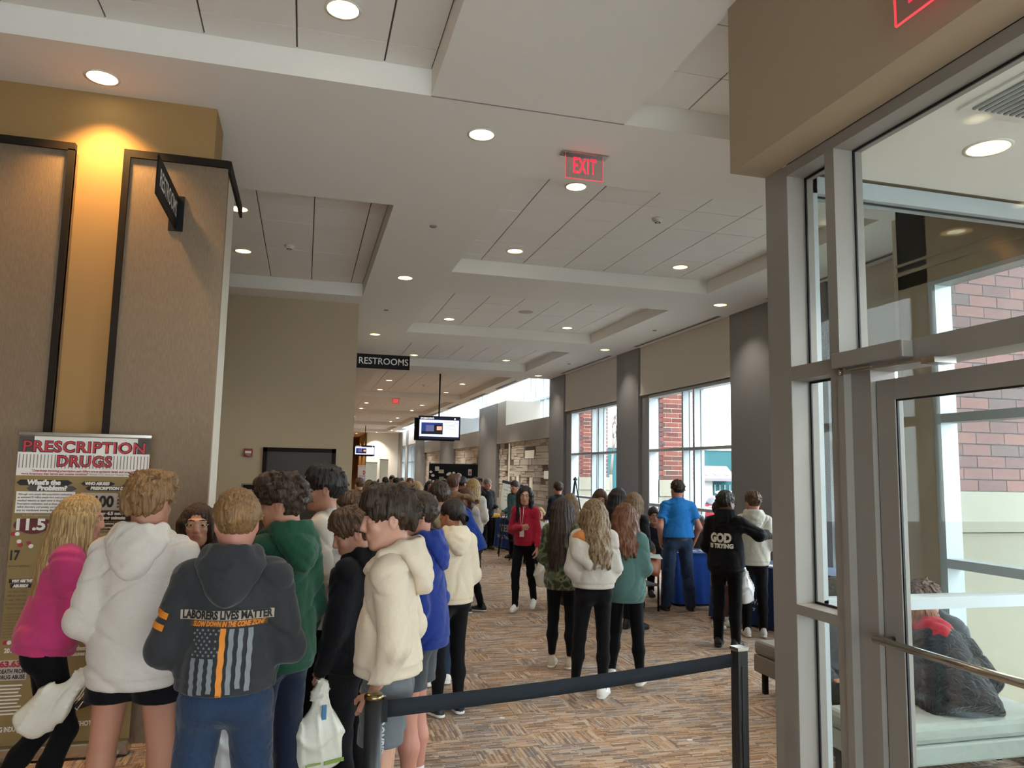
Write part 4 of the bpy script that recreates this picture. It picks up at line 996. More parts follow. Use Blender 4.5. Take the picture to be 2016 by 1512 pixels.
# ------------------------------------------------------------------ restroom signs
white_t = plain('sign_white', 'e9e7e0', .5)
t = thing('sign', 'black RESTROOMS blade sign seen edge-on on the wallpapered pilaster', 'sign', (-1.0, 5.9, 3.75))
MB().box(-.05, .05, -.012, 0, -.14, .125).build('back_plate', black_m, t); MB().box(-.006, .006, -.78, -.012, -.13, .13).build('blade', black_m, t)
text('lettering', 'RESTROOMS', .17, white_t, t, frame_xz((.0075, -.38, 0), (0, 1, 0), (0, 0, 1)), weight=.001, width=.66)
t = thing('sign', 'black RESTROOMS sign projecting over the corridor from the tan wall corner', 'sign', (.757, 12.75, 3.68))
MB().box(0, .885, -.012, .012, -.12, .12).box(-.02, .004, -.03, .03, -.12, .12).build('blade', black_m, t)
text('lettering', 'RESTROOMS', .155, white_t, t, frame_xz((.445, -.014, 0), (1, 0, 0), (0, 0, 1)), weight=.001, width=.82)
# ------------------------------------------------------------------ dark door, alarm, room sign
dw = MB(); dw.box(-.64, -.575, 12.66, 12.705, 0, 2.2).box(.425, .49, 12.66, 12.705, 0, 2.2).box(-.64, .49, 12.66, 12.705, 2.135, 2.2)
dd = struct(dw.build('door_3', dark_m)); MB().box(-.575, .425, 12.68, 12.7, 0, 2.135).build('leaf', plain('dark_door', '3a332d', .45, bump=.1, bscale=30), dd)
h_ = MB(); h_.tube((-.48, 12.68, .98), (-.48, 12.66, .98), .035); h_.tube((-.48, 12.66, .98), (-.48, 12.62, .98), .012).tube((-.48, 12.62, .98), (-.36, 12.62, .98), .011).tube((-.48, 12.68, 1.14), (-.48, 12.655, 1.14), .03); h_.build('door_handle', steel_m, dd)
for z in (.4, 1.8): MB().box(.415, .43, 12.66, 12.68, z-.07, z+.07).build('hinge', steel_m, dd)
t = thing('fire_alarm', 'small red fire alarm strobe on the tan wall beside the dark door', 'fire alarm', (-.86, 12.69, 2.11)); MB().box(-.065, .065, -.04, 0, -.062, .062, bevel=.006).build('housing', plain('alarm_red', '8e2028', .4), t)
MB().box(-.045, .045, -.055, -.04, -.015, .025).build('strobe_lens', whitep_m, t); text('lettering', 'FIRE', .03, white_t, t, frame_xz((.0, -.0415, -.04), (1, 0, 0), (0, 0, 1)), width=.07)
t = thing('room_sign', 'small black room plaque on the tan wall left of the dark door', 'sign', (-.82, 12.69, 1.56)); MB().box(-.11, .11, -.01, 0, -.06, .06).build('plaque', black_m, t); MB().box(-.1, .1, -.013, -.01, .045, .052).box(-.1, .1, -.013, -.01, -.052, -.045).box(-.1, -.093, -.013, -.01, -.05, .05).box(.093, .1, -.013, -.01, -.05, .05).build('border', plain('sign_tan', 'b5a88c'), t)
# ------------------------------------------------------------------ ceiling fittings
refl_m = emit('lamp_reflector', 'ffd98c', 1.5); bulb_m = emit('lamp_glow', 'fff2cf', 6.0)
refl2_m = emit('lamp_reflector_bright', 'ffe9ad', 3.0)
def downlight(x, y, z, label, grp, power=1.0, glow=refl_m, col=(1, .9, .76)):
    t = thing('downlight', label, 'downlight', (x, y, z), 0, grp)
    MB().lathe([(.1, -.004), (.118, -.004), (.118, .0), (.1, .002)], seg=28).build('trim_ring', whitep_m, t)
    MB().lathe([(.1, -.003), (.055, -.0032)], seg=28).build('reflector', glow, t)
    m = MB(); m.lathe([(.0555, -.0034), (.0001, -.0036)], seg=20); m.build('lamp', bulb_m, t)
    if power:
        l = bpy.data.lights.new('downlight_lamp', 'SPOT'); l.energy = LAMP_W*power; l.color = col; l.spot_size = R(105); l.spot_blend = .75; l.shadow_soft_size = .06
        o = bpy.data.objects.new('downlight_lamp', l); COL.objects.link(o); o.parent = t; o.location = (0, 0, -.03)
ords = ['nearest', 'second', 'third', 'fourth', 'fifth', 'sixth', 'seventh', 'eighth', 'ninth', 'tenth', 'eleventh', 'twelfth']
for i, y in enumerate((5.8, 10.7, 15.53, 20.4)): downlight(1.27, y, SOF, ords[i]+' round downlight in the soffit strip left of the coffers', 'soffit downlights on the left strip', 1, refl2_m if i < 2 else refl_m)
for i, y in enumerate((10.73, 15.62, 20.65, 30.1)): downlight(6.36, y, SOF, ords[i]+' round downlight in the soffit along the grey columns', 'soffit downlights by the columns', .8)
downlight(-1.52, 5.72, SOF, 'round downlight washing the gold wall between the two wallpapered pilasters', 'soffit downlights on the left strip', 2.6, refl2_m, (1, .55, .18))
downlight(-3.6, 5.66, SOF, 'round downlight over the leftmost pilaster', 'soffit downlights on the left strip', 2, refl_m, (1, .6, .22))
for i, (x, y) in enumerate(((.1, 4.71), (-.87, 8.96), (-.95, 10.76), (2.57, 7.12), (2.59, 9.55), (5.03, 9.55), (2.6, 14.42), (5.06, 14.47), (2.6, 19.38), (5.07, 19.4), (2.6, 25.35), (5.1, 25.4), (2.6, 28.5), (5.1, 28.5), (2.58, 34.7), (5.1, 34.7), (2.58, 38.0), (5.1, 38.1), (5.1, 44.2), (5.1, 47.8), (2.6, 44.2), (2.6, 47.8))):
    lab = {0: 'brightest round downlight in the tiled coffer at the top of the picture', 1: 'round downlight half hidden by the corner of the dark frame', 2: 'round downlight in the left hallway coffer beside the pilaster', 3: 'round downlight in the tiles right below the EXIT sign', 4: 'round downlight at the far left of the second coffer', 5: 'round downlight at the far right of the second coffer'}.get(i)
    k = {7.12: 0, 9.55: 1, 14.42: 2, 14.47: 2, 19.38: 3, 19.4: 3, 25.35: 4, 25.4: 4, 28.5: 5, 34.7: 6, 38.0: 7, 38.1: 7, 44.2: 8, 47.8: 9}.get(y, 0)
    lab = lab or 'small round downlight on the %s side, coffer light row %s down the corridor' % ('left' if x < 4 else 'right', ords[min(11, k)])
    downlight(x, y, TIL-.002, lab, 'downlights in the tiled coffers', (1 if y < 22 else 5) if i != 0 else 1.5, refl2_m if i in (0, 3) else refl_m)
for i, (x, y, z) in enumerate(((3.804, 7.76, TIL), (-.33, 10.28, TIL), (3.9, 26.2, TIL))):
    t = thing('smoke_detector', ['white smoke detector on the second coffer tiles', 'white smoke detector in the left hallway coffer', 'white smoke detector far down above the screen'][i], 'smoke detector', (x, y, z))
    MB().lathe([(.0, -.05), (.035, -.05), (.04, -.03), (.06, -.028), (.066, -.0), (.0, 0)], seg=24).build('housing', whitep_m, t); MB().lathe([(.02, -.052), (.034, -.052), (.034, -.046)], seg=20).build('grille', black_m, t)
for i, (x, y) in enumerate(((1.275, 8.25), (1.24, 13.02), (6.35, 13.1), (6.35, 18))):
    t = thing('sprinkler', ['small sprinkler cap on the soffit nearer the camera left of the coffers', 'small sprinkler cap on the soffit farther along left of the coffers', 'small sprinkler cap over the nearer blinds', 'small sprinkler cap over the farther blinds'][i], 'sprinkler', (x, y, SOF)); MB().lathe([(0, -.012), (.038, -.012), (.042, 0), (0, 0)], seg=20).build('cap', plain('cap_grey', '8d8a84'), t)
t = thing('ceiling_speaker', 'round flush ceiling speaker in the third coffer', 'speaker', (3.82, 13.26, TIL)); MB().lathe([(0, -.006), (.13, -.006), (.14, 0)], seg=28).build('grille', plain('speaker_grille', 'b3afa8', .9), t)
for x, y in ((5.2, 58.3), (5.9, 54.5)): downlight(x, y, SOF, 'downlight washing the pale end wall' if x < 5.5 else 'last downlight before the pale end wall', 'downlights by the end wall', 9)
for x, y in ((3.9, 61.5), (2.4, 63.0), (3.9, 66)): downlight(x, y, SOF, {61.5: 'small downlight in the recess beyond the farther screen', 63.0: 'second small downlight in the recess beyond the farther screen', 66: 'deepest small downlight beyond the farther screen'}[y], 'downlights by the end wall', 6, refl_m, (1, .7, .4))  # fill lamps added to brighten the dark recess at the far end
# vestibule ceiling fittings
for i, (x, y) in enumerate(((3.35, 3.0), (4.45, 3.85))):
    if i == 0: downlight(x, y, 3.615, 'round downlight in the vestibule ceiling seen through the glass', 'vestibule downlights', 1.5)
downlight(4.3, 3.1, 3.615, 'round downlight in the vestibule ceiling by the end glass', 'vestibule downlights', 1.5)
t = thing('air_vent', 'white louvred air vent in the vestibule ceiling above the door', 'vent', (3.05, 2.5, 3.614)); MB().box(-.2, .2, -.2, .2, -.012, 0).build('frame', whitep_m, t)
for k in range(9): MB().box(-.16+k*.036, -.145+k*.036, -.16, .16, -.02, -.012).build('slat', plain('vent_shadow', '8b8f8f'), t)  # slats in a darker grey than the frame
# ------------------------------------------------------------------ hanging screens
def screen(label, x, y, w=1.19, h=.67, zc=3.065, up=0):
    t = thing('hanging_screen', label, 'screen', (x, y, SOF)); z = zc-SOF
    MB().tube((0, .12, z), (0, .12, up), .022, seg=12).build('pole', black_m, t)
    MB().box(-w/2, w/2, -.03, .03, z-h/2, z+h/2, bevel=.006).build('housing', black_m, t)
    MB().box(-w/2-.09, w/2-.12, .16, .2, z-h/2-.02, z+h/2-.05).box(-.1, .1, .03, .2, z-.1, z+.1).build('rear_screen', black_m, t)
    sw, sh = w-.05, h-.06; y0 = -.033
    def q(a, b, c, d, mat, nm, dy=0): MB().box(-w/2+.025+a*sw, -w/2+.025+b*sw, y0-.001-dy, y0-dy, z+sh/2-d*sh, z+sh/2-c*sh).build(nm, mat, t)
    q(0, 1, 0, 1, emit('screen_navy', '10122e', .35), 'display')
    q(0, .985, .13, .9, emit('screen_lilac', 'd7daff', 1.0), 'page', .002)
    q(.045, .58, .26, .8, emit('screen_photo_sky', '2a3d86', .55), 'picture', .004)
    q(.045, .58, .66, .8, emit('screen_photo_ground', '17181f', .3), 'picture_ground', .005); q(.16, .42, .38, .66, emit('screen_photo_tower', '6a6ca0', .5), 'picture_building', .0055)
    q(.36, .58, .34, .68, emit('screen_photo_dark', '15131a', .3), 'picture_block', .006); q(.43, .555, .42, .6, emit('screen_photo_window', 'e6a690', .9), 'picture_sign', .007)
    q(.6, .97, .24, .255, emit('screen_line', '9aa0cc', .6), 'line', .004)
    for k in range(5): q(.62, .93-.05*(k % 2), .3+.06*k, .312+.06*k, emit('screen_line', '9aa0cc', .6), 'line', .004)
    text('lettering', 'UPCOMING EVENTS', .055, emit('screen_white', 'ffffff', 1.0), t, frame_xz((-w/2+.24, y0-.006, z+sh/2-.065*sh), (1, 0, 0), (0, 0, 1)), weight=.001, width=.38)
    MB().tube((w/2-.16, y0-.002, z+sh/2-.06*sh), (w/2-.16, y0-.006, z+sh/2-.06*sh), .022, seg=16).build('emblem', emit('screen_white', 'ffffff', 1.0), t)
    return t
screen('nearer hanging screen reading UPCOMING EVENTS on a long black pole', 3.64, 21.25); screen('farther hanging screen at the end of the corridor', 3.75, 50.2, 1.28, .68, 3.03, TIL-SOF)
# ------------------------------------------------------------------ barrier
belt_m = cloth('belt_webbing', '24282e', fold=0, weave=.3, sheen=0); post_m = plain('stanchion_black', '1a1b1e', .35)
def stanchion(label, x, y, rz, square):
    t = thing('stanchion', label, 'barrier post', (x, y, 0), rz)
    MB().lathe([(0, .0), (.175, .0), (.175, .012), (.06, .03), (.04, .035)], seg=32).build('base', post_m, t)
    p = MB()
    if square: p.box(-.032, .032, -.032, .032, .03, .975, bevel=.004).box(-.012, .012, -.037, -.03, .03, .9)
    else: p.tube((0, 0, .03), (0, 0, .975), .036, seg=28)
    p.build('pole', post_m, t)
    if square: MB().box(-.036, .036, -.036, .036, .975, .995, bevel=.003).build('cap', steel_m, t)
    else: MB().lathe([(.0, 1.0), (.03, .998), (.04, .988), (.04, .975), (.0, .975)], seg=28).build('cap', plain('brass_cap', '8b7b5a', .25, 1.0), t); MB().box(.028, .052, -.022, .022, .885, .97).build('belt_slot', black_m, t)
    return t
stanchion('nearer black barrier post with a brass-rimmed top beside the grey shorts', .318, 3.22, R(8), False); stanchion('black square barrier post at the end of the glass wall', 2.28, 3.7, R(8), True)
a_, b_ = Vector((.375, 3.23, .965)), Vector((2.238, 3.688, .965)); n_ = 24; V = []
for i in range(n_+1):
    v = a_.lerp(b_, i/n_); V += [(v.x, v.y, v.z-.07-.012*math.sin(math.pi*i/n_)), (v.x, v.y, v.z-.002-.012*math.sin(math.pi*i/n_))]
bl = link('barrier_belt', fmesh('barrier_belt', V, [(2*i, 2*i+2, 2*i+3, 2*i+1) for i in range(n_)], [belt_m])); md = bl.modifiers.new('t', 'SOLIDIFY'); md.thickness = .003; tag(bl, 'dark grey retractable belt stretched between the two black posts', 'barrier belt')
# ------------------------------------------------------------------ roll-up banner
def rollup(label, x0, x1, y, ztop, rz=0, back='8c7442'):
    w = x1-x0; t = thing('rollup_banner', label, 'banner', ((x0+x1)/2, y, 0), rz)
    MB().box(-w/2-.01, w/2+.01, -.06, .06, 0.012, .1, bevel=.012).box(-w/2+.05, -w/2+.1, -.16, .16, 0, .014).box(w/2-.1, w/2-.05, -.16, .16, 0, .014).build('base', steel_m, t)
    MB().box(-w/2, w/2, -.004, 0, .1, ztop).build('panel', plain('banner_print_'+back, back, .55, vary=.1, vscale=3), t)
    MB().box(-w/2-.008, w/2+.008, -.012, .008, ztop-.012, ztop+.014, bevel=.004).tube((0, .012, .1), (0, .012, ztop), .008).build('top_rail', steel_m, t)
    return t
BW, BZ = .80, 2.085
bt_ = rollup('tall roll-up banner headed PRESCRIPTION DRUGS against the wallpapered wall', -1.83, -1.03, 5.72, BZ)
_ly = -.0045
def bq(x0, x1, z0, z1, c, nm='printed_box'):
    global _ly
    _ly -= .0002
    return MB().box(x0, x1, _ly, -.003, z0, z1).build(nm, plain('ink_'+c, c, .6), bt_)
def bpoly(pts, c, nm='printed_box'):
    global _ly
    _ly -= .0002
    return MB().prism(pts, 1, _ly, -.003).build(nm, plain('ink_'+c, c, .6), bt_)
def btext(s, x, z, size, c, w=None, wt=0, sh=0, nm='lettering'):
    return text(nm, s, size, plain('ink_'+c, c, .6), bt_, frame_xz((x, _ly-.0012, z), (1, 0, 0), (0, 0, 1)), weight=wt, shear=sh, width=w, spacing=1.1 if wt > .004 else 1)
WH, BL, RD, GR_, LG = 'e2dbd2', '1d1614', 'a3262c', '4a4440', 'b3a89c'
bq(-.4, .4, 1.81, 2.07, WH); bq(-.4, -.31, 1.965, 2.07, GR_); bq(.32, .4, 1.965, 2.07, GR_)
m = MB()
for i in range(38): x = -.39+i*.021; m.box(x, x+.006, -.0062, -.003, 1.86, 1.95)
m.build('stripe', plain('ink_stripe', '8b837b', .6), bt_)
_ly = -.0066
for s_, z, w, wt in (('PRESCRIPTION', 2.0, .74, .0058), ('DRUGS', 1.905, .33, .0058)):
    btext(s_, 0, z, .1, BL, w+.008, wt); _ly -= .0008; btext(s_, 0, z, .1, 'b8333a', w, wt-.0045)
btext('"Overdoses involving prescription pain killers are at epidemic levels and now kill', 0, 1.842, .02, RD, .62, .0006, .15)
btext('more Americans than heroin and cocaine combined"', -.17, 1.822, .02, RD, .4, .0006, .15); btext('former CDC Director Thomas Frieden, MD, MPH', .21, 1.822, .018, GR_, .34)
def hexa(x0, x1, z0, z1, c=BL): bpoly([(x0+.02, z0), (x1-.03, z0), (x1, (z0+z1)/2), (x1-.03, z1), (x0+.02, z1), (x0, (z0+z1)/2)], c)
hexa(-.39, -.06, 1.745, 1.782); hexa(-.33, -.03, 1.708, 1.744, GR_); _ly -= .001
btext("What's the", -.23, 1.764, .042, WH, .2, .003, .1); btext('Problem?', -.18, 1.727, .042, WH, .18, .003, .1)
hexa(-.01, .2, 1.747, 1.775); hexa(.02, .36, 1.715, 1.745); _ly -= .001
btext('WHO ABUSES', .09, 1.761, .026, WH, .15, .002, .15); btext('PRESCRIPTION DRUGS?', .19, 1.73, .026, WH, .28, .002, .15)
bq(-.385, -.04, 1.565, 1.705, WH)
for i, s_ in enumerate(('Although most people take prescription medications', 'an estimated 52 million people have used prescription', 'medical reasons at least once in their lifetime.', 'Prescription medication, such as those used for pain', 'deficit disorders, and anxiety, are being abused at', 'any to marijuana among illicit drug users.')):
    btext(s_, -.215, 1.688-.021*i, .017, GR_, .32, .0004, .1)
bq(-.005, .385, 1.585, 1.7, LG); btext('2,600', .1, 1.64, .1, BL, .2, .004)
for i, s_ in enumerate(('Americans start abusing', 'prescription medications', 'each day in which 1,000', 'are 12 to 17 years old.')): btext(s_, .3, 1.68-.024*i, .02, BL, .16, .0012, .1)
bq(-.005, .385, 1.515, 1.58, BL); btext('that is over 4.5 new abusers', .19, 1.563, .028, WH, .36, .002); btext('per minute', .21, 1.534, .028, WH, .14, .002)
hexa(.03, .25, 1.485, 1.503); hexa(.03, .25, 1.458, 1.478); _ly -= .001; btext('THE MOST COMMONLY', .14, 1.494, .015, WH, .17, .001, .2); btext('ABUSED PRESCRIPTIONS', .14, 1.468, .015, WH, .17, .001, .2)
bq(.0, .385, 1.36, 1.455, 'b8a684')
btext('OPIATES  STIMULANTS', .14, 1.44, .014, BL, .2); 
for x, z in ((.07, 1.43), (.19, 1.43)): bq(x, x+.07, z-.006, z, WH)
MB().tube((.1, -.014, 1.405), (.1, -.004, 1.405), .012, seg=18).build('printed_pill', plain('ink_red', RD), bt_)
btext('In 2016 approximately', -.25, 1.552, .022, LG, .17)
bpoly([(-.385+.17*(.5+.5*math.cos(a))*1.35, 1.485+.05*math.sin(a)*(1+.12*math.sin(3*a))) for a in [2*math.pi*i/26 for i in range(26)]], '5c1a1e')
_ly -= .001; btext('11.5', -.29, 1.487, .1, WH, .17, .004); btext('million', -.12, 1.487, .05, WH, .13, .002)
btext('17', -.365, 1.29, .085, BL, .055, .003); btext('prescriptions', -.33, 1.225, .02, GR_, .12)
def pill(x, z, a=0):
    m = MB(); m.tube((x-.012*math.cos(a), -.014, z-.012*math.sin(a)), (x-.012*math.cos(a), -.005, z-.012*math.sin(a)), .013, seg=16); m.build('printed_pill', plain('ink_red', RD), bt_)
    m = MB(); m.tube((x+.012*math.cos(a), -.0145, z+.012*math.sin(a)), (x+.012*math.cos(a), -.005, z+.012*math.sin(a)), .013, seg=16); m.build('printed_pill', plain('ink_'+WH, WH), bt_)
for x, z, a in ((-.34, 1.37, 1.9), (-.39+.02, 1.43, 0), (-.28, 1.36, -1), (-.36, .74, 0), (-.29, .735, 2), (.3, 1.3, 1)): pill(x, z, a)
bq(-.38, -.25, 1.115, 1.14, BL); bq(-.37, -.25, 1.085, 1.11, BL); _ly -= .001; btext('WHY ARE THEY', -.3, 1.128, .024, WH, .13, .002, .1); btext('ABUSED?', -.31, 1.097, .024, WH, .09, .002, .1)
for i, s_ in enumerate(('- TO TREAT PAIN', '- IMPROVE ALERTNESS', 'IT WILL IMPROVE', 'SCHOOLWORK', '- WEIGHT CONTROL')): btext(s_, -.33, 1.06-.026*i, .018, GR_, .12)
for i in range(9): btext('prescription medicine misuse among students and adults', -.25, .92-.018*i, .013, GR_, .28)
btext('2016, the 63,632 drug overdose deaths', -.12, .69, .04, WH, .5, .0015); btext('from all causes', .0, .655, .036, WH, .2, .0015)
bq(-.395, -.23, .505, .63, LG); btext('63,632', -.315, .605, .05, RD, .15, .003); btext('DEATH FROM', -.315, .56, .035, BL, .15, .0015); btext('DRUG ABUSE', -.315, .525, .035, BL, .15, .0015)
for i in range(9): bq(-.39, -.25-.01*(i % 3), .47-.022*i, .478-.022*i, WH, 'printed_line')
bq(.13, .4, .505, .63, LG); btext('40,200', .25, .605, .05, RD, .2, .003); btext('MOTOR VEHICLE', .26, .56, .03, BL, .2, .0015); btext('ACCIDENTS', .25, .525, .03, BL, .16, .0015)
for k in range(4): # pale swirls of the printed figure
    m = MB(); m.path([(-.02+.03*k+.1*math.sin(t*.25), -.0145, .28+.02*k+.035*t) for t in range(8)], .005, 5); m.build('printed_swirl', plain('ink_'+WH, WH), bt_)
m = MB(); m.path([(-.1+.03*i, -.0145, .33+.03*math.sin(i*1.9)) for i in range(9)], .006, 5); m.build('printed_swirl', plain('ink_'+WH, WH), bt_)
bpoly([(-.25, .31), (-.12, .27), (.05, .29), (.2, .34), (.24, .4), (.1, .36), (-.05, .35), (-.18, .36)], BL, 'printed_figure')
bq(.0, .36, .8, 1.0, 'a08c5c')
for i in range(4):
    for j in range(5): bpoly([(.03+.065*j+.02*math.cos(a), .83+.045*i+.009*math.sin(a)) for a in [2*math.pi*q/8 for q in range(8)]], BL, 'printed_mark')
btext('DRUG INDUCED DEATHS', -.26, .205, .042, WH, .3, .0015); btext('EVER GUNSHOT DEATHS', .12, .215, .042, WH, .36, .0015)
# far banners
t = rollup('cream edge of a roll-up banner beside the tan wall corner, far down the corridor', 1.45, 2.25, 22.0, 2.06, R(62), 'd6cdb8'); t = rollup('cream back of a second roll-up banner farther right of the first one', 1.95, 2.75, 23.5, 2.17, R(66), 'cfc6b0')
t = rollup('small distant banner printed DRUGS between the two cream banners', 2.05, 2.75, 30.5, 1.98, 0, 'b9b2b4'); text('lettering', 'DRUGS', .2, plain('ink_red', RD), t, frame_xz((.05, -.012, 1.72), (1, 0, 0), (0, 0, 1)), weight=.008, width=.42)
MB().box(-.32, .3, -.01, -.004, 1.56, 1.62).box(-.3, .0, -.01, -.004, 1.2, 1.5).build('printed_panel', plain('ink_blue', '8d93b0'), t)
# ------------------------------------------------------------------ black display board
t = thing('display_board', 'black fabric display board with paper notes behind the crowd', 'display board', (4.9, 25.5, 0))
MB().box(-.84, .84, -.02, .02, .55, 2.09).build('panel', cloth('black_felt', '17171c', weave=.2), t); MB().tube((-.82, 0, 0), (-.82, 0, 2.14), .02).tube((.82, 0, 0), (.82, 0, 2.14), .02).tube((-.84, 0, 2.09), (.84, 0, 2.09), .015).box(-.84, -.8, -.25, .25, 0, .03).box(.8, .84, -.25, .25, 0, .03).tube((0, 0, 2.05), (0, 0, 2.14), .015).build('stand', black_m, t)
pap = plain('paper_white', 'd9d6cc', .8)
for i, (x, z, a, b) in enumerate(((-.78, 1.82, .05, .04), (-.71, 1.7, .06, .045), (-.8, 1.52, .05, .06), (-.68, 1.5, .04, .05), (-.17, 1.76, .09, .045), (0, 1.78, .05, .055), (.2, 1.74, .09, .05))):
    m = MB(); rt = (0, 0, 0, .3, .5, 0, -.5)[i]; m.prism([(x+a*math.cos(q)*math.cos(rt)-b*math.sin(q)*math.sin(rt), z+a*math.cos(q)*math.sin(rt)+b*math.sin(q)*math.cos(rt)) for q in [2*math.pi*k/14 for k in range(14)]], 1, -.028, -.022); m.build('paper_note', pap, t)
for x0, x1, z0, z1, c in ((-.64, -.5, 1.86, 2.0, 'c9c2b4'), (-.52, -.34, 1.78, 1.9, 'b3a892'), (-.5, -.34, 1.5, 1.66, '7e8070'), (.5, .62, 1.72, 1.93, 'cbb8ab'), (.48, .66, 1.5, 1.62, 'b9bcb8'), (.52, .6, 1.76, 1.86, '8a6a58')):
    MB().box(x0, x1, -.028-(.004 if c == '8a6a58' else 0), -.022, z0, z1).build('paper_note', plain('paper_'+c, c), t)
# ------------------------------------------------------------------ flip chart
t = thing('flip_chart', 'tilted flip chart with handwritten lines above the white-lettered blue table', 'flip chart', (4.3, 16.6, 0), R(10))
MB().box(-.25, .25, -.02, .0, 1.02, 1.62, M=Matrix.Translation((0, 0, 0)) @ Matrix.Rotation(R(-6), 4, 'X') @ Matrix.Rotation(R(12), 4, 'Y')).build('paper_pad', plain('flip_paper', 'bdb5a2'), t)
Mf = Matrix.Rotation(R(-6), 4, 'X') @ Matrix.Rotation(R(12), 4, 'Y')
MB().box(-.26, .26, -.03, .01, 1.62, 1.68, M=Mf).tube(Mf @ Vector((-.2, .02, 1.6)), (.0, .1, 0), .012).tube(Mf @ Vector((.2, .02, 1.6)), (.45, .1, 0), .012).tube(Mf @ Vector((0, .02, 1.6)), (.2, .6, 0), .012).build('stand', black_m, t)
for i, (s_, w) in enumerate((('Name', .2), ('What jobs have you', .4), ('thought about?', .3), ('Who can help', .34), ('Next steps', .28), ('Ask us!', .14))):
    text('handwriting', s_, .05, plain('ink_'+GR_, GR_), t, Mf @ frame_xz((.02*((i % 3)-1), -.0215, 1.55-.075*i), (1, 0, 0), (0, 0, 1)), width=w, shear=.2)
# ------------------------------------------------------------------ tripod easel at the farther window
t = thing('easel', 'black tripod easel standing at the farther window', 'easel', (6.35, 17.45, 0), R(20)); MB().tube((0, 0, 1.72), (-.3, -.15, 0), .016).tube((0, 0, 1.72), (.3, -.15, 0), .016).tube((0, .02, 1.7), (0, .4, 0), .014).box(-.16, .16, -.17, -.1, .95, .98).build('legs', black_m, t)
MB().box(-.04, .04, -.03, .03, 1.7, 1.75).ball((0, 0, 1.76), .025).build('clamp', black_m, t)
# ------------------------------------------------------------------ tables
blue_m = cloth('royal_blue_cloth', '1f4390', fold=.6, fscale=3, weave=.1); navy_m = cloth('navy_blue_cloth', '1d3560', fold=.3, fscale=3, weave=.1)
def table_cloth(label, x, y, rz, L=1.83, D=.76, H=.75, mat=blue_m, flare=.05, hem=.03, wob=.012):
    """draped cloth over a folding table; origin at the front left corner, runs along local +X, depth +Y"""
    t = thing('folding_table', ' '.join(('folding table under the '+label).split()[:14]), 'table', (x, y, 0), rz)
    MB().box(.02, L-.02, .02, D-.02, H-.035, H-.006).build('table_top', plain('table_laminate', 'b6b2aa'), t)
    for a in (.15, L-.15):
        for b in (.08, D-.08): MB().tube((a, b, 0), (a, b, H-.035), .014).build('leg', black_m, t)
    per = []; n1, n2 = 40, 16
    for i in range(n1): per.append((L*i/n1, 0, 0, -1))
    for i in range(n2): per.append((L, D*i/n2, 1, 0))
    for i in range(n1): per.append((L-L*i/n1, D, 0, 1))
    for i in range(n2): per.append((0, D-D*i/n2, -1, 0))
    rings = []; rows = 12
    for r in range(rows+1):
        f = r/rows; ring = []
        for k, (px, py, nx, ny) in enumerate(per):
            o = .006+flare*f*f+wob*f*math.sin(k*1.35)+wob*.6*f*math.sin(k*.7+1); cx = .5*((px < .04)+(px > L-.04)) if 0 else 0
            ring.append((px+nx*o, py+ny*o, H-(H-hem)*f+(.004 if r == 0 else 0)))
        rings.append(ring)
    V = [v for ring in rings for v in ring]; n = len(per); F = []
    for r in range(rows):
        for k in range(n): F.append((r*n+k, r*n+(k+1) % n, (r+1)*n+(k+1) % n, (r+1)*n+k))
    me = fmesh('tablecloth', V, F, [mat]); bm = bmesh.new(); bm.from_mesh(me); bm.verts.ensure_lookup_table(); bm.faces.new([bm.verts[k] for k in range(n)]); bm.to_mesh(me); bm.free()
    o = link('tablecloth', me, None, None, loc=(x, y, 0), rot=(0, 0, rz)); tag(o, label, 'tablecloth'); return t, o
def ctext(par, s, x, z, size, mat, w, off=-.055, wt=.004, sh=0, nm='lettering'):
    return text(nm, s, size, mat, par, frame_xz((x, off, z), (1, 0, 0), (0, -.08, 1)), width=w, weight=wt, shear=sh)
wh_ink = plain('cloth_print_white', 'c9cdd6', .8)
# logo table by the barrier side of the window row
tA, cA = table_cloth('navy blue tablecloth with an orange and white hotel logo, nearest the window columns', 5.35, 9.35, math.atan2(-.927, .376), 1.83, .76, .75, navy_m)
ctext(cA, 'Hotel', .52, .5, .17, plain('logo_orange', 'a8573f', .8), .26, -.05, .003); 
for k in range(5): MB().box(.42+.05*k, .435+.05*k, -.045, -.035, .55, .6+.02*(k % 2)).build('logo_tower', plain('logo_orange', 'a8573f', .8), cA)
ctext(cA, 'Ottumwa', .55, .33, .15, wh_ink, .48, -.058, .0, .3); ctext(cA, 'EST.1917', .6, .22, .05, wh_ink, .26, -.06); MB().box(.42, .66, -.055, -.045, .41, .43).box(.42, .66, -.055, -.045, .385, .395).build('logo_bar', plain('logo_teal', '3f7f99', .8), cA)
ctext(cA, 'O', .22, .42, .11, wh_ink, .07, -.05, .0, .3)
tB, cB = table_cloth('bright blue tablecloth behind the man in the blue polo shirt', 5.3, 10.25, R(-8), 1.4, .65, .75, blue_m, .03)
tC, cC = table_cloth('blue tablecloth printed with large white letters behind the girl in red', 4.72, 18.75, math.atan2(-.96, .2), 1.83, .76, .76, blue_m)
ctext(cC, 'SIEDA', .72, .5, .24, wh_ink, .78, -.05, .006); ctext(cC, 'Help. You. Grow', .72, .3, .13, wh_ink, 1.0, -.055, .004)
m = MB(); 
for k in range(3): m.ball((1.15+.1*k, -.075, .12+.06*(k % 2)), .06, sc=(1, .1, .8))
m.build('logo_leaf', wh_ink, cC)
tD, cD = table_cloth('blue tablecloth at the next stand right of the girl in red', 5.05, 16.6, math.atan2(-.96, .2), 1.5, .76, .75, cloth('mid_blue_cloth', '2a5a9a', fold=.4, fscale=3))
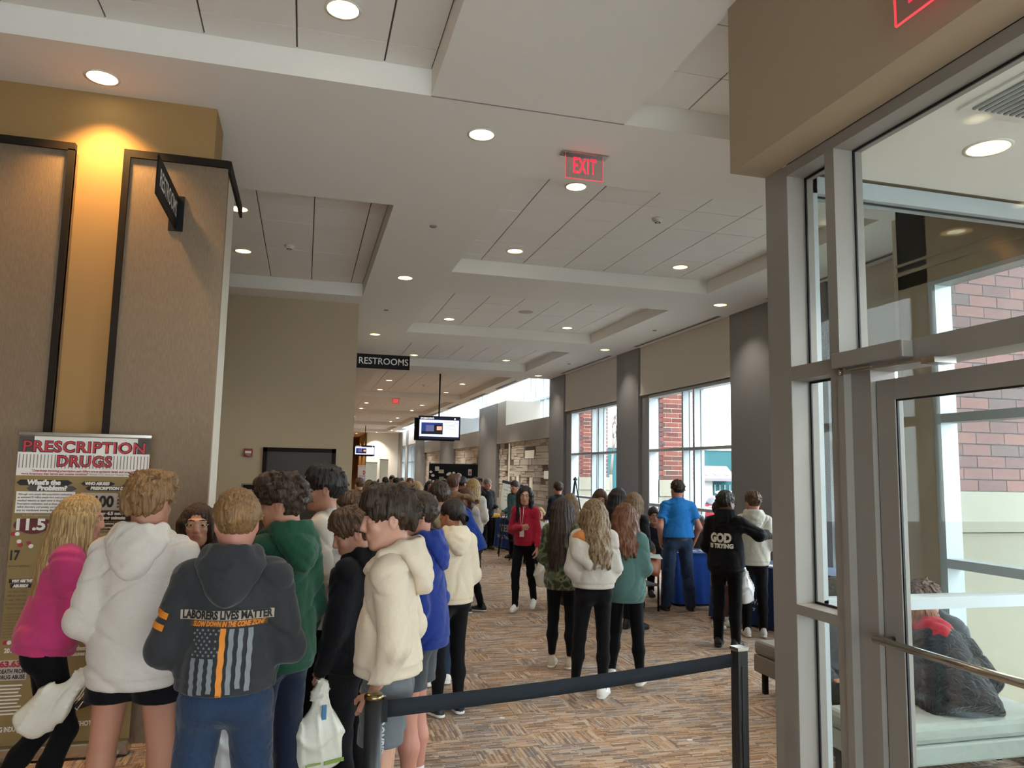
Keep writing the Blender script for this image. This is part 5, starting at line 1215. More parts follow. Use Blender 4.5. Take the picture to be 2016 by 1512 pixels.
tE, cE = table_cloth('black tablecloth left of the white-lettered blue table', 4.35, 20.6, math.atan2(-.96, .2), 1.7, .76, .76, cloth('black_cloth', '121316', fold=.4, fscale=3))
# things on the tables
def onTable(x, y, z=.757): return (x, y, z)
t = thing('display_tray', 'yellow tray of handouts on the table below the flip chart', 'tray', (4.55, 18.3, .765)); MB().box(-.2, .2, -.15, .15, 0, .02, bevel=.005).box(-.16, .16, -.12, .1, .02, .09, bevel=.03).build('tray', plain('yellow_tray', 'c79a3a', .6, bump=.3), t)
for i, (x, y, c, nm) in enumerate(((4.75, 18.05, 'c9a27e', 'tan'), (4.9, 17.8, '7a2330', 'dark red'), (4.95, 17.35, 'd8d5ce', 'white'))):
    t = thing('handout_pile', '%s pile of handouts on the white-lettered blue table' % nm, 'papers', (x, y, .766), R(20*i)); MB().box(-.12, .12, -.09, .09, 0, .03, bevel=.004).build('sheets', plain('paper_'+c, c), t)
for i, (x, y, r_) in enumerate(((5.6, 10.5, 8), (5.95, 10.45, -15), (6.3, 10.4, 30), (5.6, 9.1, -50), (5.85, 8.6, -65))):
    t = thing('paper_sheet', ['white leaflet on the bright blue table by the coiled rope', 'white leaflet in the middle of the bright blue table', 'white leaflet at the window end of the bright blue table', 'white sheet on the navy hotel table near its corner', 'white sheet farther along the navy hotel table'][i], 'paper', (x, y, .758), R(r_)); MB().box(-.14, .14, -.1, .1, 0, .003).box(-.1, .12, -.08, .07, .003, .006, M=Matrix.Rotation(.3, 4, 'Z')).build('sheet', pap, t)
t = thing('rope_coil', 'coil of cream and black rope on the blue table', 'rope', (5.47, 10.6, .76)); m = MB()
for k in range(4):
    R_ = .1+.012*k; pts = [(R_*math.cos(q), .05*k*.3+R_*.5*math.sin(q), .03+.05+.07*math.sin(q+.6*k)+.02*k) for q in [2*math.pi*i/20 for i in range(21)]]; m.path(pts, .009, 6, mi=k % 2)
m.build('strand', [plain('rope_cream', 'b8a888', .9), black_m], t)
# work table with harness gear and leather sheet
tF = thing('work_table', 'black framed display table with gear beside the man in the blue polo shirt', 'table', (4.24, 9.86, 0), R(0)); MB().box(0, .62, 0, 1.3, .7, .73).build('table_top', black_m, tF)
for a in (.02, .6):
    for b in (.03, 1.27): MB().tube((a, b, 0), (a, b, .7), .014).build('leg', black_m, tF)
MB().tube((.02, .03, .36), (.6, .03, .36), .012).tube((.02, .03, .36), (.02, 1.27, .36), .012).tube((.6, .03, .36), (.6, 1.27, .36), .012).build('rail', black_m, tF)
MB().box(.0, .6, 0, 1.27, .35, .37).build('shelf', plain('shelf_grey', '4a4d50'), tF)
def sheet(label, pts0, mat, name='leather_sheet', cat='sheet'):
    m = MB(); vs = [[m.bm.verts.new(p) for p in row] for row in pts0]
    for a, b in zip(vs, vs[1:]):
        for i in range(len(a)-1): f = m.bm.faces.new((a[i], a[i+1], b[i+1], b[i])); f.smooth = True
    o = m.build(name, mat); md = o.modifiers.new('s', 'SOLIDIFY'); md.thickness = .006; tag(o, label, cat); return o
sheet('orange brown leather sheet hanging over the front edge of the gear table', [[(4.6+.26*u-.03*k, 9.84-.0*u-.05*min(k, 3), .745 if k == 0 else .745-.07*(k-1)-.0*u-.08*abs(u-.5)) for u in (0, .25, .5, .75, 1)] for k in range(5)], plain('leather', '9a5c3c', .5, bump=.3))
sheet('crumpled clear plastic over the gear table beside the polo shirt', [[(4.3+.5*u+.02*math.sin(7*u+k), 9.85+.1*k-.15*u, .77+.03*math.sin(5*u+2*k)) for u in [i/8 for i in range(9)]] for k in range(6)], plain('plastic_film', 'a9b3ae', .25, bump=.5, bscale=15), 'plastic_sheet')
for i, (x, y, r_, c) in enumerate(((4.45, 10.35, .09, '4a5048'), (4.7, 10.3, .07, '1c1d20'), (4.7, 10.75, .1, '3c4244'), (4.45, 10.8, .08, '8b8a78'))):
    t = thing('harness_gear', ['dark green coil of strap gear on the display table', 'black buckle gear on the display table', 'grey bundle of gear at the back of the display table', 'pale tangle of gear on the display table'][i], 'gear', (x, y, .735)); m = MB()
    for k in range(3): m.path([(r_*math.cos(q+k), r_*math.sin(q+k)*.8, .02+.03*k+.02*math.sin(2*q)) for q in [2*math.pi*j/14 for j in range(15)]], .014, 6)
    m.build('strap', plain('gear_'+c, c), t)
for i, (x, y, s_, c) in enumerate(((4.75, 10.1, .2, '1b1c20'), (5.15, 10.4, .17, '33363a'), (4.5, 10.35, .16, '222')) if 0 else ((4.5, 10.15, .17, '1b1c20'), (4.62, 10.75, .15, '33363a'))):
    t = thing('gear_bag', ['black sports bag on the floor under the display table', 'dark patterned bag on the floor beside the black bag'][i], 'bag', (x, y, 0)); f = Field((-.3, -.25, 0), (.3, .25, .35), .012); f.ell((0, 0, .12), (s_*1.2, s_*.8, .14), .05); f.plane((0, 0, 0.002), (0, 0, -1), .01); f.warp(folds(i, .006)); V, F = f.nets(); link('body', fmesh('body', V, F, [plain('bag_'+c, c, .8, vary=.5 if i else .1, vscale=40)]), None, t); MB().path([(-.1, 0, .22), (-.08, 0, .3), (.08, 0, .3), (.1, 0, .22)], .01).build('handle', black_m, t)
# bench behind the glass post, sofa in the alcove
def seat(label, x0, x1, y0, y1, mat, h=.45, back=None):
    t = thing('bench', label, 'bench', (x0, y0, 0)); w, d = x1-x0, y1-y0
    MB().box(0, w, 0, d, .18, h-.12, bevel=.015).build('base', mat, t); MB().box(0, w, 0, d, h-.12, h, bevel=.035).build('cushion', mat, t)
    for a in (.05, w-.09):
        for b in (.05, d-.09): MB().box(a, a+.04, b, b+.04, 0, .18).build('leg', dark_m, t)
    if back: MB().box(0, w, d-.15, d, h, h+back, bevel=.04).build('backrest', mat, t)
    return t
bench_m = cloth('bench_fabric', '7d7268', fold=.05, weave=.6); sofa_m = cloth('sofa_fabric', '9ea09a', fold=.2, weave=.6)
seat('brown grey upholstered bench poking out behind the glass wall post', 3.93, 5.2, 5.6, 6.15, bench_m)
seat('pale grey upholstered bench in the glazed alcove behind the entrance door', 3.35, 4.75, 3.95, 4.45, sofa_m, .42)
for i, x in enumerate((3.93, 3.99)):
    t = thing('sneaker', ['red sneaker with a white sole poking out beside the bench leg', 'second red sneaker half hidden by the glass wall post'][i], 'shoe', (x, 5.5-.14*i-.1, 0), R(200+10*i)); f = Field((-.06, -.1, -.005), (.06, .22, .14), .008)
    f.cone((0, -.035, .045), (0, .085, .036), .042, .036, .02).cone((0, .08, .034), (0, .145, .03), .04, .033, .02).cone((0, -.03, .06), (0, -.02, .1), .038, .036, .02); f.plane((0, 0, .001), (0, 0, -1), .004); V, F = f.nets(); C = V[F].mean(1)
    link('upper', fmesh('upper', V, F, [plain('shoe_red', '8e2430'), plain('shoe_sole', 'd9d2c5')], fmi=(C[:, 2] < .024).astype(int)), None, t)
# litter on the carpet
for i, (x, y) in enumerate(((1.18, 8.8), (2.45, 8.0), (1.55, 5.9), (2.75, 5.15))):
    o = MB().prism([(0, 0), (.03, -.004), (.042, .012), (.02, .028), (-.004, .018)], 2, .001, .005).build('paper_scrap', plain('paper_white', 'd9d6cc', .8)); o.location = (x, y, 0); tag(o, ['tiny white paper scrap on the carpet near the bun-haired girl', 'tiny white paper scrap farther up the aisle', 'tiny white speck of paper on the open carpet', 'folded white paper scrap on the carpet near the belt'][i], 'litter')
# ------------------------------------------------------------------ clothes shared by people
C_ = {}
def K(name, col, **k):
    if name not in C_: C_[name] = cloth('cloth_'+name, col, **k)
    return C_[name]
BK = K('black', '101013', sheen=.05); LG_ = K('black_knit', '0c0c0f', fold=.1, sheen=.03); JE = K('denim', '27364d', fold=.6, fscale=10); WHH = K('white_fleece', 'c6bdb3'); CRM = K('cream_fleece', 'c9b9a2')
SW = (plain('shoe_white', 'dcd9d3', .5), plain('sole_white', 'cfcbc3', .5), plain('lace_white', 'e6e4de')); SB = (plain('shoe_black', '141416', .6), plain('sole_white', 'cfcbc3', .5), plain('lace_white', 'e6e4de')); SBB = (plain('shoe_black', '141416', .6), plain('sole_black', '1c1c1e'), plain('shoe_black', '141416', .6)); ST = (plain('shoe_tan', 'b5a88f', .7), plain('sole_cream', 'd6ccb8'), plain('lace_white', 'e6e4de'))
GL = plain('glasses_pink', '9b6b5c', .3); GLB = plain('glasses_black', '141414', .3); GLC = plain('glasses_clear', 'b9b4b0', .2)
def project(root, top, objs, y_side=-1, off=.004):
    """lay flat prints on the cloth: move each point of the print along Y until it meets the garment"""
    me = top.data; bvh = BVHTree.FromPolygons([v.co.copy() for v in me.vertices], [tuple(p.vertices) for p in me.polygons])
    for o in objs:
        for v in o.data.vertices:
            lay = v.co.y
            h = bvh.ray_cast(Vector((v.co.x, y_side*.6, v.co.z)), Vector((0, -y_side, 0)))
            v.co.y = (h[0].y if h[0] else y_side*.12)+y_side*(off+lay)
        o.parent = root
def grid(x0, x1, z0, z1, nx, nz, name, mat, lay=0, wob=0):
    V = [(x0+(x1-x0)*i/nx+wob*math.sin(j*1.3+x0*40), lay, z0+(z1-z0)*j/nz) for j in range(nz+1) for i in range(nx+1)]; F = [(j*(nx+1)+i, j*(nx+1)+i+1, (j+1)*(nx+1)+i+1, (j+1)*(nx+1)+i) for j in range(nz) for i in range(nx)]
    return link(name, fmesh(name, V, F, [mat]))
def ptext(s, x, z, size, w, mat, lay=0, wt=.002, sh=0, side=-1):
    # side -1: read from behind (local -Y side)
    M = frame_xz((x, 0, z), (1 if side < 0 else -1, 0, 0), (0, 0, 1)); o = text('printed_lettering', s, size, mat, None, M, width=w, weight=wt, shear=sh)
    bm = bmesh.new(); bm.from_mesh(o.data); bmesh.ops.subdivide_edges(bm, edges=[e for e in bm.edges if e.calc_length() > .03], cuts=1); bmesh.ops.triangulate(bm, faces=bm.faces[:]); bm.to_mesh(o.data); bm.free()
    for v in o.data.vertices: v.co.y = lay
    return o
def bag(label, hx, hy, hz, w=.3, h=.38, d=.12, mat=None, rz=0, tilt=0, ph=0, print_=True, cat='bag'):
    """white drawstring giveaway bag hanging from a hand at (hx, hy, hz)"""
    t = thing('carrier_bag', label, cat, (hx, hy, hz), rz)
    f = Field((-w*.8, -d-.06, -h-.12), (w*.8, d+.06, .08), .011)
    f.cone((0, 0, .03), (0, 0, -.03), .022, .026, .03).cone((0, 0, -.04), (0, 0, -h*.5), .04, w*.4, .08, f=(1, w/d*.72, 1)).cone((-w*.22, 0, -h*.62), (-w*.28, 0, -h*.9), w*.2, w*.2, .1, f=(1, 1.5, 1)).cone((w*.22, 0, -h*.62), (w*.28, 0, -h*.88), w*.2, w*.2, .1, f=(1, 1.5, 1)).cone((0, 0, -h*.6), (0, 0, -h*.88), w*.26, w*.28, .1, f=(1, 1.5, 1))
    def fn(X, Y, Z):
        th = np.arctan2(X, -Z+.02); return -.016*(np.exp(-(np.sin(th*7+ph+1.5*np.sin(9*X+8*Z+ph))/.3)**2)-.4)*np.clip(1.25+Z/h, .3, 1)-.012*(np.exp(-(np.sin(13*Z+16*X+2*np.sin(12*X+ph)+ph)/.22)**2)-.3)
    f.warp(fn); f.plane((0, 0, -h*1.04), (0, 0, -1), .03)
    V, F = f.nets(); b = link('body', fmesh('body', V, F, [mat]), None, t)
    if tilt: t.rotation_euler = (0, tilt, rz)
    return t
bagm = plain('bag_plastic', 'cfcabb', .45, bump=.35, bscale=18); bagw = plain('bag_white_plastic', 'd9dadb', .35, bump=.5, bscale=14)
def place(X0, Y0, h0, k):  # push a measured spot out along its sight line
    return X0*k, Y0*k, EYE-(EYE-h0)*k
# ---- the front group, left to right
x, y, h = place(-1.231, 4.6, 1.725, 1.03)
_, g = person('girl in a bright pink hoodie with long straight blonde hair swinging a white bag', x-.03, y, -72, 1.72, .98, 'fair', 'f', hy=-8, hp=-6, hair='long:.60', hc='blonde', top=dict(mat=K('pink', 'b43a69'), loose=.75, hood=0, hem=.89, puff=1), low=dict(mat=LG_, kind='leggings'), shoe=SW, armR=((.03, .1, -.27), (-.02, .3, -.47)), armL=((.05, .06, -.28), (.02, .24, -.44)), lean=9, legs={1: (.1, .12, .5, .1, .0, .085, -6), -1: (-.1, .05, .5, -.1, -.22, .1, 6)}, curl=.8, hback=.06)
w_ = _.matrix_basis @ Vector(g['arm'][1][2]) if 0 else None
def wpos(root, p): return (Matrix.Translation(root.location) @ Matrix.Rotation(root.rotation_euler.z, 4, 'Z')) @ Vector(p)
hp_ = wpos(_, g['arm'][1][2]); t = bag('cream cloth bag swinging from the hand of the girl in pink', hp_.x-.02, hp_.y-.16, hp_.z-.05, .17, .42, .08, bagm, R(0), R(48), 1)
x, y, h = place(-.639, 3.6, 1.838, 1.12)
_, g = person('boy in a white hoodie and black shorts seen from behind', x, y, -12, 1.84, 1.08, 'fair', 'm', hy=-8, hp=-4, hair='mop', hc='sandy', top=dict(mat=WHH, loose=.75, hood=1, hem=.83), low=dict(mat=BK, kind='shorts', cut=.36), shoe=SW, armR='pouch', armL='pouch', legs='wide', hs=1.1)
_, g = person('girl with glasses and long dark hair facing the camera between the white and charcoal hoodies', -.63, 5.2, 190, 1.64, .9, 'pale', 'f', hy=-6, hp=2, hair='long:.36', hc='dark', top=dict(mat=BK, loose=.5, name='sweatshirt'), low=dict(mat=BK, kind='pants'), shoe=SBB, glasses=GLC, armR='crossed', armL='crossed', hs=1.12)
x, y, h = place(-.241, 3.15, 1.808, 1.12)
_, gc = person('heavy-set boy in a charcoal hoodie printed with a grey striped flag and LABORERS LIVES MATTER', x, y, -4, 1.775, 1.08, 'rosy', 'm', hy=6, hair='short', hc='sandy', top=dict(mat=K('charcoal', '303133'), loose=.85, hood=1, hem=.955), low=dict(mat=JE, kind='jeans'), shoe=SBB, armR=((.075, .0, -.29), (-.02, .24, -.3)), armL=((.09, .0, -.29), (-.02, .24, -.3)), legs='wide', hs=1.06)
# print on the back of the charcoal hoodie
gry = plain('print_grey', '74787c', .8, vary=.2, vscale=25); org = plain('print_orange', 'cc7a1c', .7, vary=.15, vscale=30); tanp = plain('print_tan', '9f8f7f', .8); inkb = plain('print_black', '141112', .8)
P = []; zc = 1.16; x0 = -.165
P += [grid(-.185, .185, 1.27, 1.308, 20, 3, 'print_band', tanp, 0), grid(-.14, .16, 1.245, 1.268, 16, 2, 'print_band', plain('print_brown', '5a3a22', .8), 0)]
P += [ptext('LABORERS LIVES MATTER', 0, 1.289, .044, .355, inkb, .003, .0022), ptext('SLOW DOWN IN THE CONE ZONE', .01, 1.256, .028, .28, org, .003, .0012, .25)]
for i in range(7):
    xx0 = -.125+i*.036; ztop = 1.238 if i > 2 else 1.125; zb = .982+.006*(i % 3)+(.015 if i > 4 else 0)
    if i == 3: P.append(grid(xx0, xx0+.023, .978, 1.24, 3, 22, 'print_stripe', org, .0, .0015))
    else: P.append(grid(xx0, xx0+.019, zb, ztop, 3, 20, 'print_stripe', gry, .0, .0015))
for r_ in range(8):
    for c in range(5):
        cx, cz = -.12+c*.022+(.011 if r_ % 2 else 0), 1.137+r_*.0135
        if random.random() < .1: continue
        V = [(cx, 0, cz)]+[(cx+(.0065 if k % 2 == 0 else .0028)*math.sin(k*math.pi/5), 0, cz+(.0065 if k % 2 == 0 else .0028)*math.cos(k*math.pi/5)) for k in range(10)]
        m = bpy.data.meshes.new('print_star'); m.from_pydata(V, [], [(0, k+1, (k+1) % 10+1) for k in range(10)]); P.append(link('print_star', m, gry))
project(_, gc['top'], P)
e_, w_ = gc['arm'][-1][1], gc['arm'][-1][0]
bv = BVHTree.FromPolygons([v.co.copy() for v in gc['top'].data.vertices], [tuple(p.vertices) for p in gc['top'].data.polygons])
ax_ = Vector(e_-w_).normalized(); sx_ = Vector((-1, 0, 0)); sx_ = (sx_-ax_*sx_.dot(ax_)).normalized(); sy_ = ax_.cross(sx_)
for q in (.52, .68):   # short reflective bars round the outside of the sleeve
    V = []
    for k in range(15):
        a = R(-75+10.7*k); d = sx_*math.cos(a)+sy_*math.sin(a)
        for t_ in (-.013, 0, .013):
            c0 = Vector(w_*(1-q)+e_*q)+ax_*t_; h_ = bv.ray_cast(c0+d*.25, -d); V.append((h_[0] if h_[0] else c0+d*.09)+d*.003)
    link('sleeve_stripe', fmesh('sleeve_stripe', [tuple(v) for v in V], [f_ for k in range(14) for f_ in ((3*k, 3*k+1, 3*k+4, 3*k+3), (3*k+1, 3*k+2, 3*k+5, 3*k+4))], [org]), None, _)
x, y, h = place(-.03, 3.4, 1.844, 1.22)
_, g = person('boy in a dark green hoodie with curly brown hair and glasses looking left', x-.05, y, 42, 1.84, .95, 'fair', 'm', hy=30, hp=-10, hair='curly', hc='dark', top=dict(mat=K('green', '1c4430'), loose=.9, hood=1, hem=.84), low=dict(mat=K('navy_denim', '1a2233'), kind='jeans'), shoe=SBB, armR='hold', armL='hold', glasses=GL, curl=.9, hs=1.1)
hp_ = wpos(_, g['arm'][-1][2]); bag('white plastic bag held by the boy in the green hoodie', hp_.x+.02, hp_.y-.02, hp_.z-.06, .24, .5, .1, bagw, R(20), 0, 2)
x, y, h = place(.122, 3.9, 1.871, 1.3)
_, g = person('tallest dark haired boy in profile behind the green hoodie', x-.02, y, 75, 1.89, 1.0, 'fair', 'm', hy=12, hp=0, hair='flop', hc='black', top=dict(mat=K('white_tee', 'b9b2a6'), loose=.4, name='shirt'), low=dict(mat=BK, kind='jeans'), shoe=SW, armR='phone', armL='pocket', hs=1.08)
_, g = person('boy in a plaid shirt half hidden behind the tallest boy', .37, 5.7, 80, 1.7, 1.0, 'fair', 'm', hy=10, hair='mop', hc='brown', top=dict(mat=K('plaid', '6b6a64'), loose=.4, name='shirt'), low=dict(mat=BK, kind='jeans'), shoe=SBB)
_, g = person('dark haired girl in a cream jumper hidden behind the charcoal hoodie', -.2, 5.5, 60, 1.56, .9, 'fair', 'f', hair='long:.3', hc='black', top=dict(mat=K('butter', 'c3b27e'), loose=.5, name='jumper'), low=dict(mat=BK, kind='leggings'), shoe=SW, q=1.3)
x, y, h = place(.222, 3.45, 1.698, 1.26)
_, g = person('shorter boy in a black hoodie with a heavy brown fringe holding a bag', x+.03, y+.05, 60, 1.66, 1.06, 'fair', 'm', hy=30, hp=-18, hair='mop', hc='brown', top=dict(mat=BK, loose=.8, hood=1, hem=.84), low=dict(mat=BK, kind='pants'), shoe=SBB, armR='phone', armL=((.06, .02, -.28), (.04, .1, -.53)), curl=1.0, hs=1.12)
# chest print
cp = [grid(-.14, .02, 1.1, 1.28, 8, 8, 'print_patch', plain('print_navy', '243a55'), .0), grid(-.13, .01, 1.11, 1.27, 8, 8, 'print_patch', plain('print_dark', '15151c'), .002)]
cp += [ptext('COOP', -.06, 1.22, .06, .13, plain('print_white', 'c9ccd0'), .004, .004, 0, 1), ptext('2024', -.06, 1.15, .04, .08, plain('print_red', 'a03028'), .004, .002, 0, 1)]
project(_, g['top'], cp, 1)
hp_ = wpos(_, g['arm'][-1][2]); t = bag('cream plastic bag with a green stripe gripped by the boy in the black hoodie', hp_.x, hp_.y-.03, hp_.z-.075, .28, .4, .1, bagm, R(25), 0, 3)
MB().box(.0, .11, -.075, -.068, -.37, -.352).box(-.1, -.02, -.075, -.068, -.36, -.352).build('green_print', plain('print_green', '7d9440'), t); MB().box(-.012, .012, -.05, -.042, -.17, -.08).build('clip', plain('clip_blue', '3f6f95'), t)
x, y, h = place(.337, 3.15, 1.837, 1.12)
_, g = person('boy in a cream hoodie and grey shorts in profile behind the barrier post', x+.02, y, 78, 1.80, .93, 'pale', 'm', hy=10, hp=-6, hair='mop', hc='dark', top=dict(mat=CRM, loose=.75, hood=1, hem=.965), low=dict(mat=K('grey_jersey', '5d6063'), kind='shorts', cut=.5), shoe=SBB, armR='pocket', armL=((.05, -.04, -.28), (.0, .05, -.49)), hs=1.1)
sh_ = [c for c in _.children if c.name.startswith('shorts')][0].data; bv = BVHTree.FromPolygons([v.co.copy() for v in sh_.vertices], [tuple(p.vertices) for p in sh_.polygons])
for s_, yy_, zz_, w_ in (('ABERCROMBIE', .0, .84, .24), ('& FITCH', .05, .84, .16)):
    o = text('printed_lettering', s_, .05, plain('print_white', 'c9ccd0'), _, frame_xz((0, yy_, zz_), (0, 0, -1), (0, -1, 0)), width=w_, weight=.0015)
    for v in o.data.vertices:
        h_ = bv.ray_cast(Vector((-.6, v.co.y, v.co.z)), Vector((1, 0, 0))); v.co.x = (h_[0].x if h_[0] else -.2)-.004
MB().path([g['up']((0.0, -.1, 1.5)), g['up']((-.07, -.03, 1.49)), g['up']((-.075, .03, 1.46))], .006, 6).build('lanyard', black_m, _)
_, g = person('curly dark haired girl between the black and cream hoodies', .5, 5.15, 100, 1.55, .9, 'fair', 'f', hair='wavy:.3', hc='auburn', top=dict(mat=K('maroon_dark', '2c1a1c'), loose=.5), low=dict(mat=BK, kind='leggings'), shoe=SW, q=1.2)
_, g = person('boy in a royal blue hoodie partly hidden behind the cream hoodie', .69, 4.65, 66, 1.74, 1.15, 'rosy', 'm', hy=18, hair='short', hc='dark', top=dict(mat=K('royal', '182c70'), loose=.9, hood=1, hem=.86), low=dict(mat=K('grey_shorts', '3b3e42'), kind='shorts', cut=.66), shoe=SBB, armR='pouch', armL='pouch')
# ---- middle distance
_, g = person('girl in a cream fleece hoodie with black hair in a low bun', 1.17, 6.1, 20, 1.65, 1.02, 'tan', 'f', hy=20, hair='bun', hc='black', top=dict(mat=K('sherpa', 'c4b59d', fold=.2, fscale=70), loose=1, hood=1, hem=.9), low=dict(mat=LG_, kind='leggings'), shoe=SB, armR='phone', armL='phone')
_, g = person('boy with dark cropped hair in a beige hoodie beyond the bun-haired girl', 1.21, 6.95, 15, 1.77, 1, 'fair', 'm', hy=-10, hair='short', hc='dark', top=dict(mat=K('beige_hood', '8f8168'), loose=.7, hood=1), low=dict(mat=JE, kind='jeans'), shoe=SW, q=1.2)
_, g = person('girl in a royal blue scrub top bending forward with light brown hair flying back', 2.28, 10.25, 62, 1.66, .95, 'fair', 'f', hp=-32, hair='blown', hc='light', top=dict(mat=K('scrub_blue', '1d3d8e'), loose=.6, sleeve='short', hem=.84, name='scrub_top'), low=dict(mat=LG_, kind='pants'), shoe=SB, armR='reach', armL='reach', lean=22, q=1.2, legs={1: (.09, .04, .5, .1, -.1, .085, -5), -1: (-.09, .02, .5, -.1, .06, .085, 5)})
_, g = person('girl in a red hoodie and black trousers walking towards the left with a white bag', 3.02, 10.35, 150, 1.68, .9, 'pale', 'f', hy=10, hp=-4, hair='long:.42', hc='black', top=dict(mat=K('red', 'a31f35'), loose=.2, hood=0, hem=.9, name='sweatshirt'), low=dict(mat=LG_, kind='pants'), shoe=SW, armR='crossed', armL='hold', q=1.1, hs=1.1, legs={1: (.1, .1, .5, .08, .17, .085, -5), -1: (-.1, -.02, .5, -.1, -.22, .13, 5)})
hp_ = wpos(_, g['arm'][-1][2]); bag('white plastic bag hanging from the hand of the girl in red', hp_.x+.05, hp_.y, hp_.z-.07, .3, .42, .1, bagm, R(0), R(-14), 4)
red_root = _; MB().box(-.03, .03, .155, .16, 1.0, 1.12).path([(-.02, .15, 1.4), (-.005, .165, 1.12)], .003, 5).path([(.04, .14, 1.4), (.005, .165, 1.12)], .003, 5).build('name_badge', whitep_m, _)
_, g = person('girl in an olive camouflage sweatshirt with long dark hair', 2.52, 7.28, -35, 1.63, .98, 'fair', 'f', hy=-8, hair='long:.55', hc='dark', top=dict(mat=None, loose=.85, hem=.84, name='sweatshirt') if 0 else dict(mat=K('camo', '4d523a'), loose=.85, hem=.80, name='sweatshirt'), low=dict(mat=LG_, kind='leggings', ankle=.06), shoe=ST, armR='phone', armL='phone')
cm = MATS['cloth_camo']; n_, l_ = cm.node_tree.nodes, cm.node_tree.links; p_ = n_['Principled BSDF']; tc_ = n_.new('ShaderNodeTexCoord'); t1 = n_.new('ShaderNodeTexNoise'); t1.inputs['Scale'].default_value = 13; t1.inputs['Detail'].default_value = 1
r1 = n_.new('ShaderNodeValToRGB'); r1.color_ramp.interpolation = 'CONSTANT'; e = r1.color_ramp.elements; e[0].position = 0; e[0].color = srgb('2f3325'); e[1].position = .44; e[1].color = srgb('4f563b'); q_ = e.new(.53); q_.color = srgb('6f6c4c'); q_ = e.new(.6); q_.color = srgb('3d3a2a')
l_.new(tc_.outputs['Object'], t1.inputs['Vector']); l_.new(t1.outputs['Fac'], r1.inputs[0]); l_.new(r1.outputs[0], p_.inputs['Base Color'])
_, g = person('girl in a pale grey hoodie with an orange shoulder panel and long wavy highlighted hair', 2.50, 6.38, -8, 1.65, 1.0, 'fair', 'f', hy=10, hair='wavy:.44', hc='highlight', top=dict(mat=K('stone_fleece', 'b3aba0'), loose=1, puff=1, hem=.95), low=dict(mat=LG_, kind='leggings', butt=.02), shoe=SW, armR='phone', armL='phone', hback=.075, legs={1: (.1, .02, .5, .06, -.12, .085, -30), -1: (-.12, .04, .5, -.14, .12, .085, 20)})
# the hood pulled to the left shoulder with an orange lining, hoodie of two colours
f = Field((-.32, -.32, .98), (.28, .2, 1.5), .01); s_ = g['s']
for k, (r0, r1_) in enumerate(((.014, .02), (.014, .018))):
    f.chain([(-.19*s_, .04, 1.37*s_), (-.19*s_, -.1, 1.27*s_-.02*k), (-.08*s_, -.165, 1.16*s_+.03*k), (.05*s_, -.16, 1.21*s_+.03*k), (.1*s_, -.11, 1.36*s_)], [r1_*1.4]*5, .03)
f.ell((-.08, -.135, 1.215), (.15, .05, .09), .04).ell((-.16, -.06, 1.28), (.07, .09, .08), .04)
V, F = f.nets(); link('hood', fmesh('hood', V, F, [K('stone_fleece', 'b3aba0')]), None, g['top'])
f = Field((-.3, -.3, 1.1), (.1, .15, 1.5), .01); f.ell((-.1, -.07, 1.33), (.11, .075, .07), .03); V, F = f.nets(); link('shoulder_panel', fmesh('shoulder_panel', V, F, [K('orange_panel', 'b3703c')]), None, g['top'])
_, g = person('girl in a sage green sweatshirt with long auburn hair and white sneakers with red heels', 2.93, 6.68, -30, 1.60, 1.05, 'fair', 'f', hy=-5, hair='wavy:.36', hc='auburn', top=dict(mat=K('sage', '4f6e68'), loose=.95, hem=.78, name='sweatshirt'), low=dict(mat=LG_, kind='leggings'), shoe=SW, armR='phone', armL='phone', hs=1.1, legs={1: (.13, -.02, .5, .16, -.08, .085, -10), -1: (-.1, .05, .5, -.12, -.1, .13, 25)})
_, g = person('man in a bright blue polo shirt and jeans standing at the blue tables', 5.16, 9.92, -12, 1.80, 1.18, 'rosy', 'o', hy=10, hair='short', hc='dark', top=dict(mat=K('polo', '2372b8', fold=.5), loose=.6, sleeve='short', hem=.985, name='polo_shirt'), low=dict(mat=K('mid_denim', '2b3a52', fold=.6, fscale=10), kind='jeans'), shoe=SBB, armR='pocket', armL='pocket', legs='wide')
f = Field((-.15, -.15, 1.4), (.15, .15, 1.62), .008); 
for k in range(14): a = 2*math.pi*k/14; f.cone((.068*math.cos(a), .07*math.sin(a)-.012, 1.505+.0*math.sin(a)), (.085*math.cos(a), .088*math.sin(a)-.012, 1.47), .008, .009, .02)
V, F = f.nets(); link('collar', fmesh('collar', V, F, [K('polo', '2372b8')]), None, g['top'])
m = MB(); m.lathe([(.17, 0), (.17, .035)], seg=32); o = m.build('belt', plain('belt_leather', '2a2620', .5), _); o.location = (0, -.01, .975); o.scale = (1.1, .82, 1)
_, g = person('man in a black hoodie printed on the back, arm round the boy in white', 4.63, 7.75, -48, 1.70, 1.1, 'brown', 'm', hy=-22, hair='short', hc='black', top=dict(mat=BK, loose=.9, hem=.85, hood=0), low=dict(mat=BK, kind='pants'), shoe=SBB, armR=((.17, .15, -.13), (.2, .42, -.14)), armL='phone', glasses=GLB, q=1.1)
f = Field((-.16, -.2, 1.3), (.16, .1, 1.56), .01); 
for k in range(9): a = math.pi+math.pi*k/8; f.cone((.1*math.cos(a), .1*math.sin(a), 1.5), (.12*math.cos(a), .12*math.sin(a), 1.38), .02, .022, .03)
V, F = f.nets(); link('hood', fmesh('hood', V, F, [BK]), None, g['top'])
wht = plain('print_cream', 'cfc6b4'); gp = [ptext('GOD', -.02, 1.2, .13, .24, wht, 0, .008), ptext('IS TRYING', -.01, 1.115, .062, .26, wht, 0, .004)]; project(_, g['top'], gp)
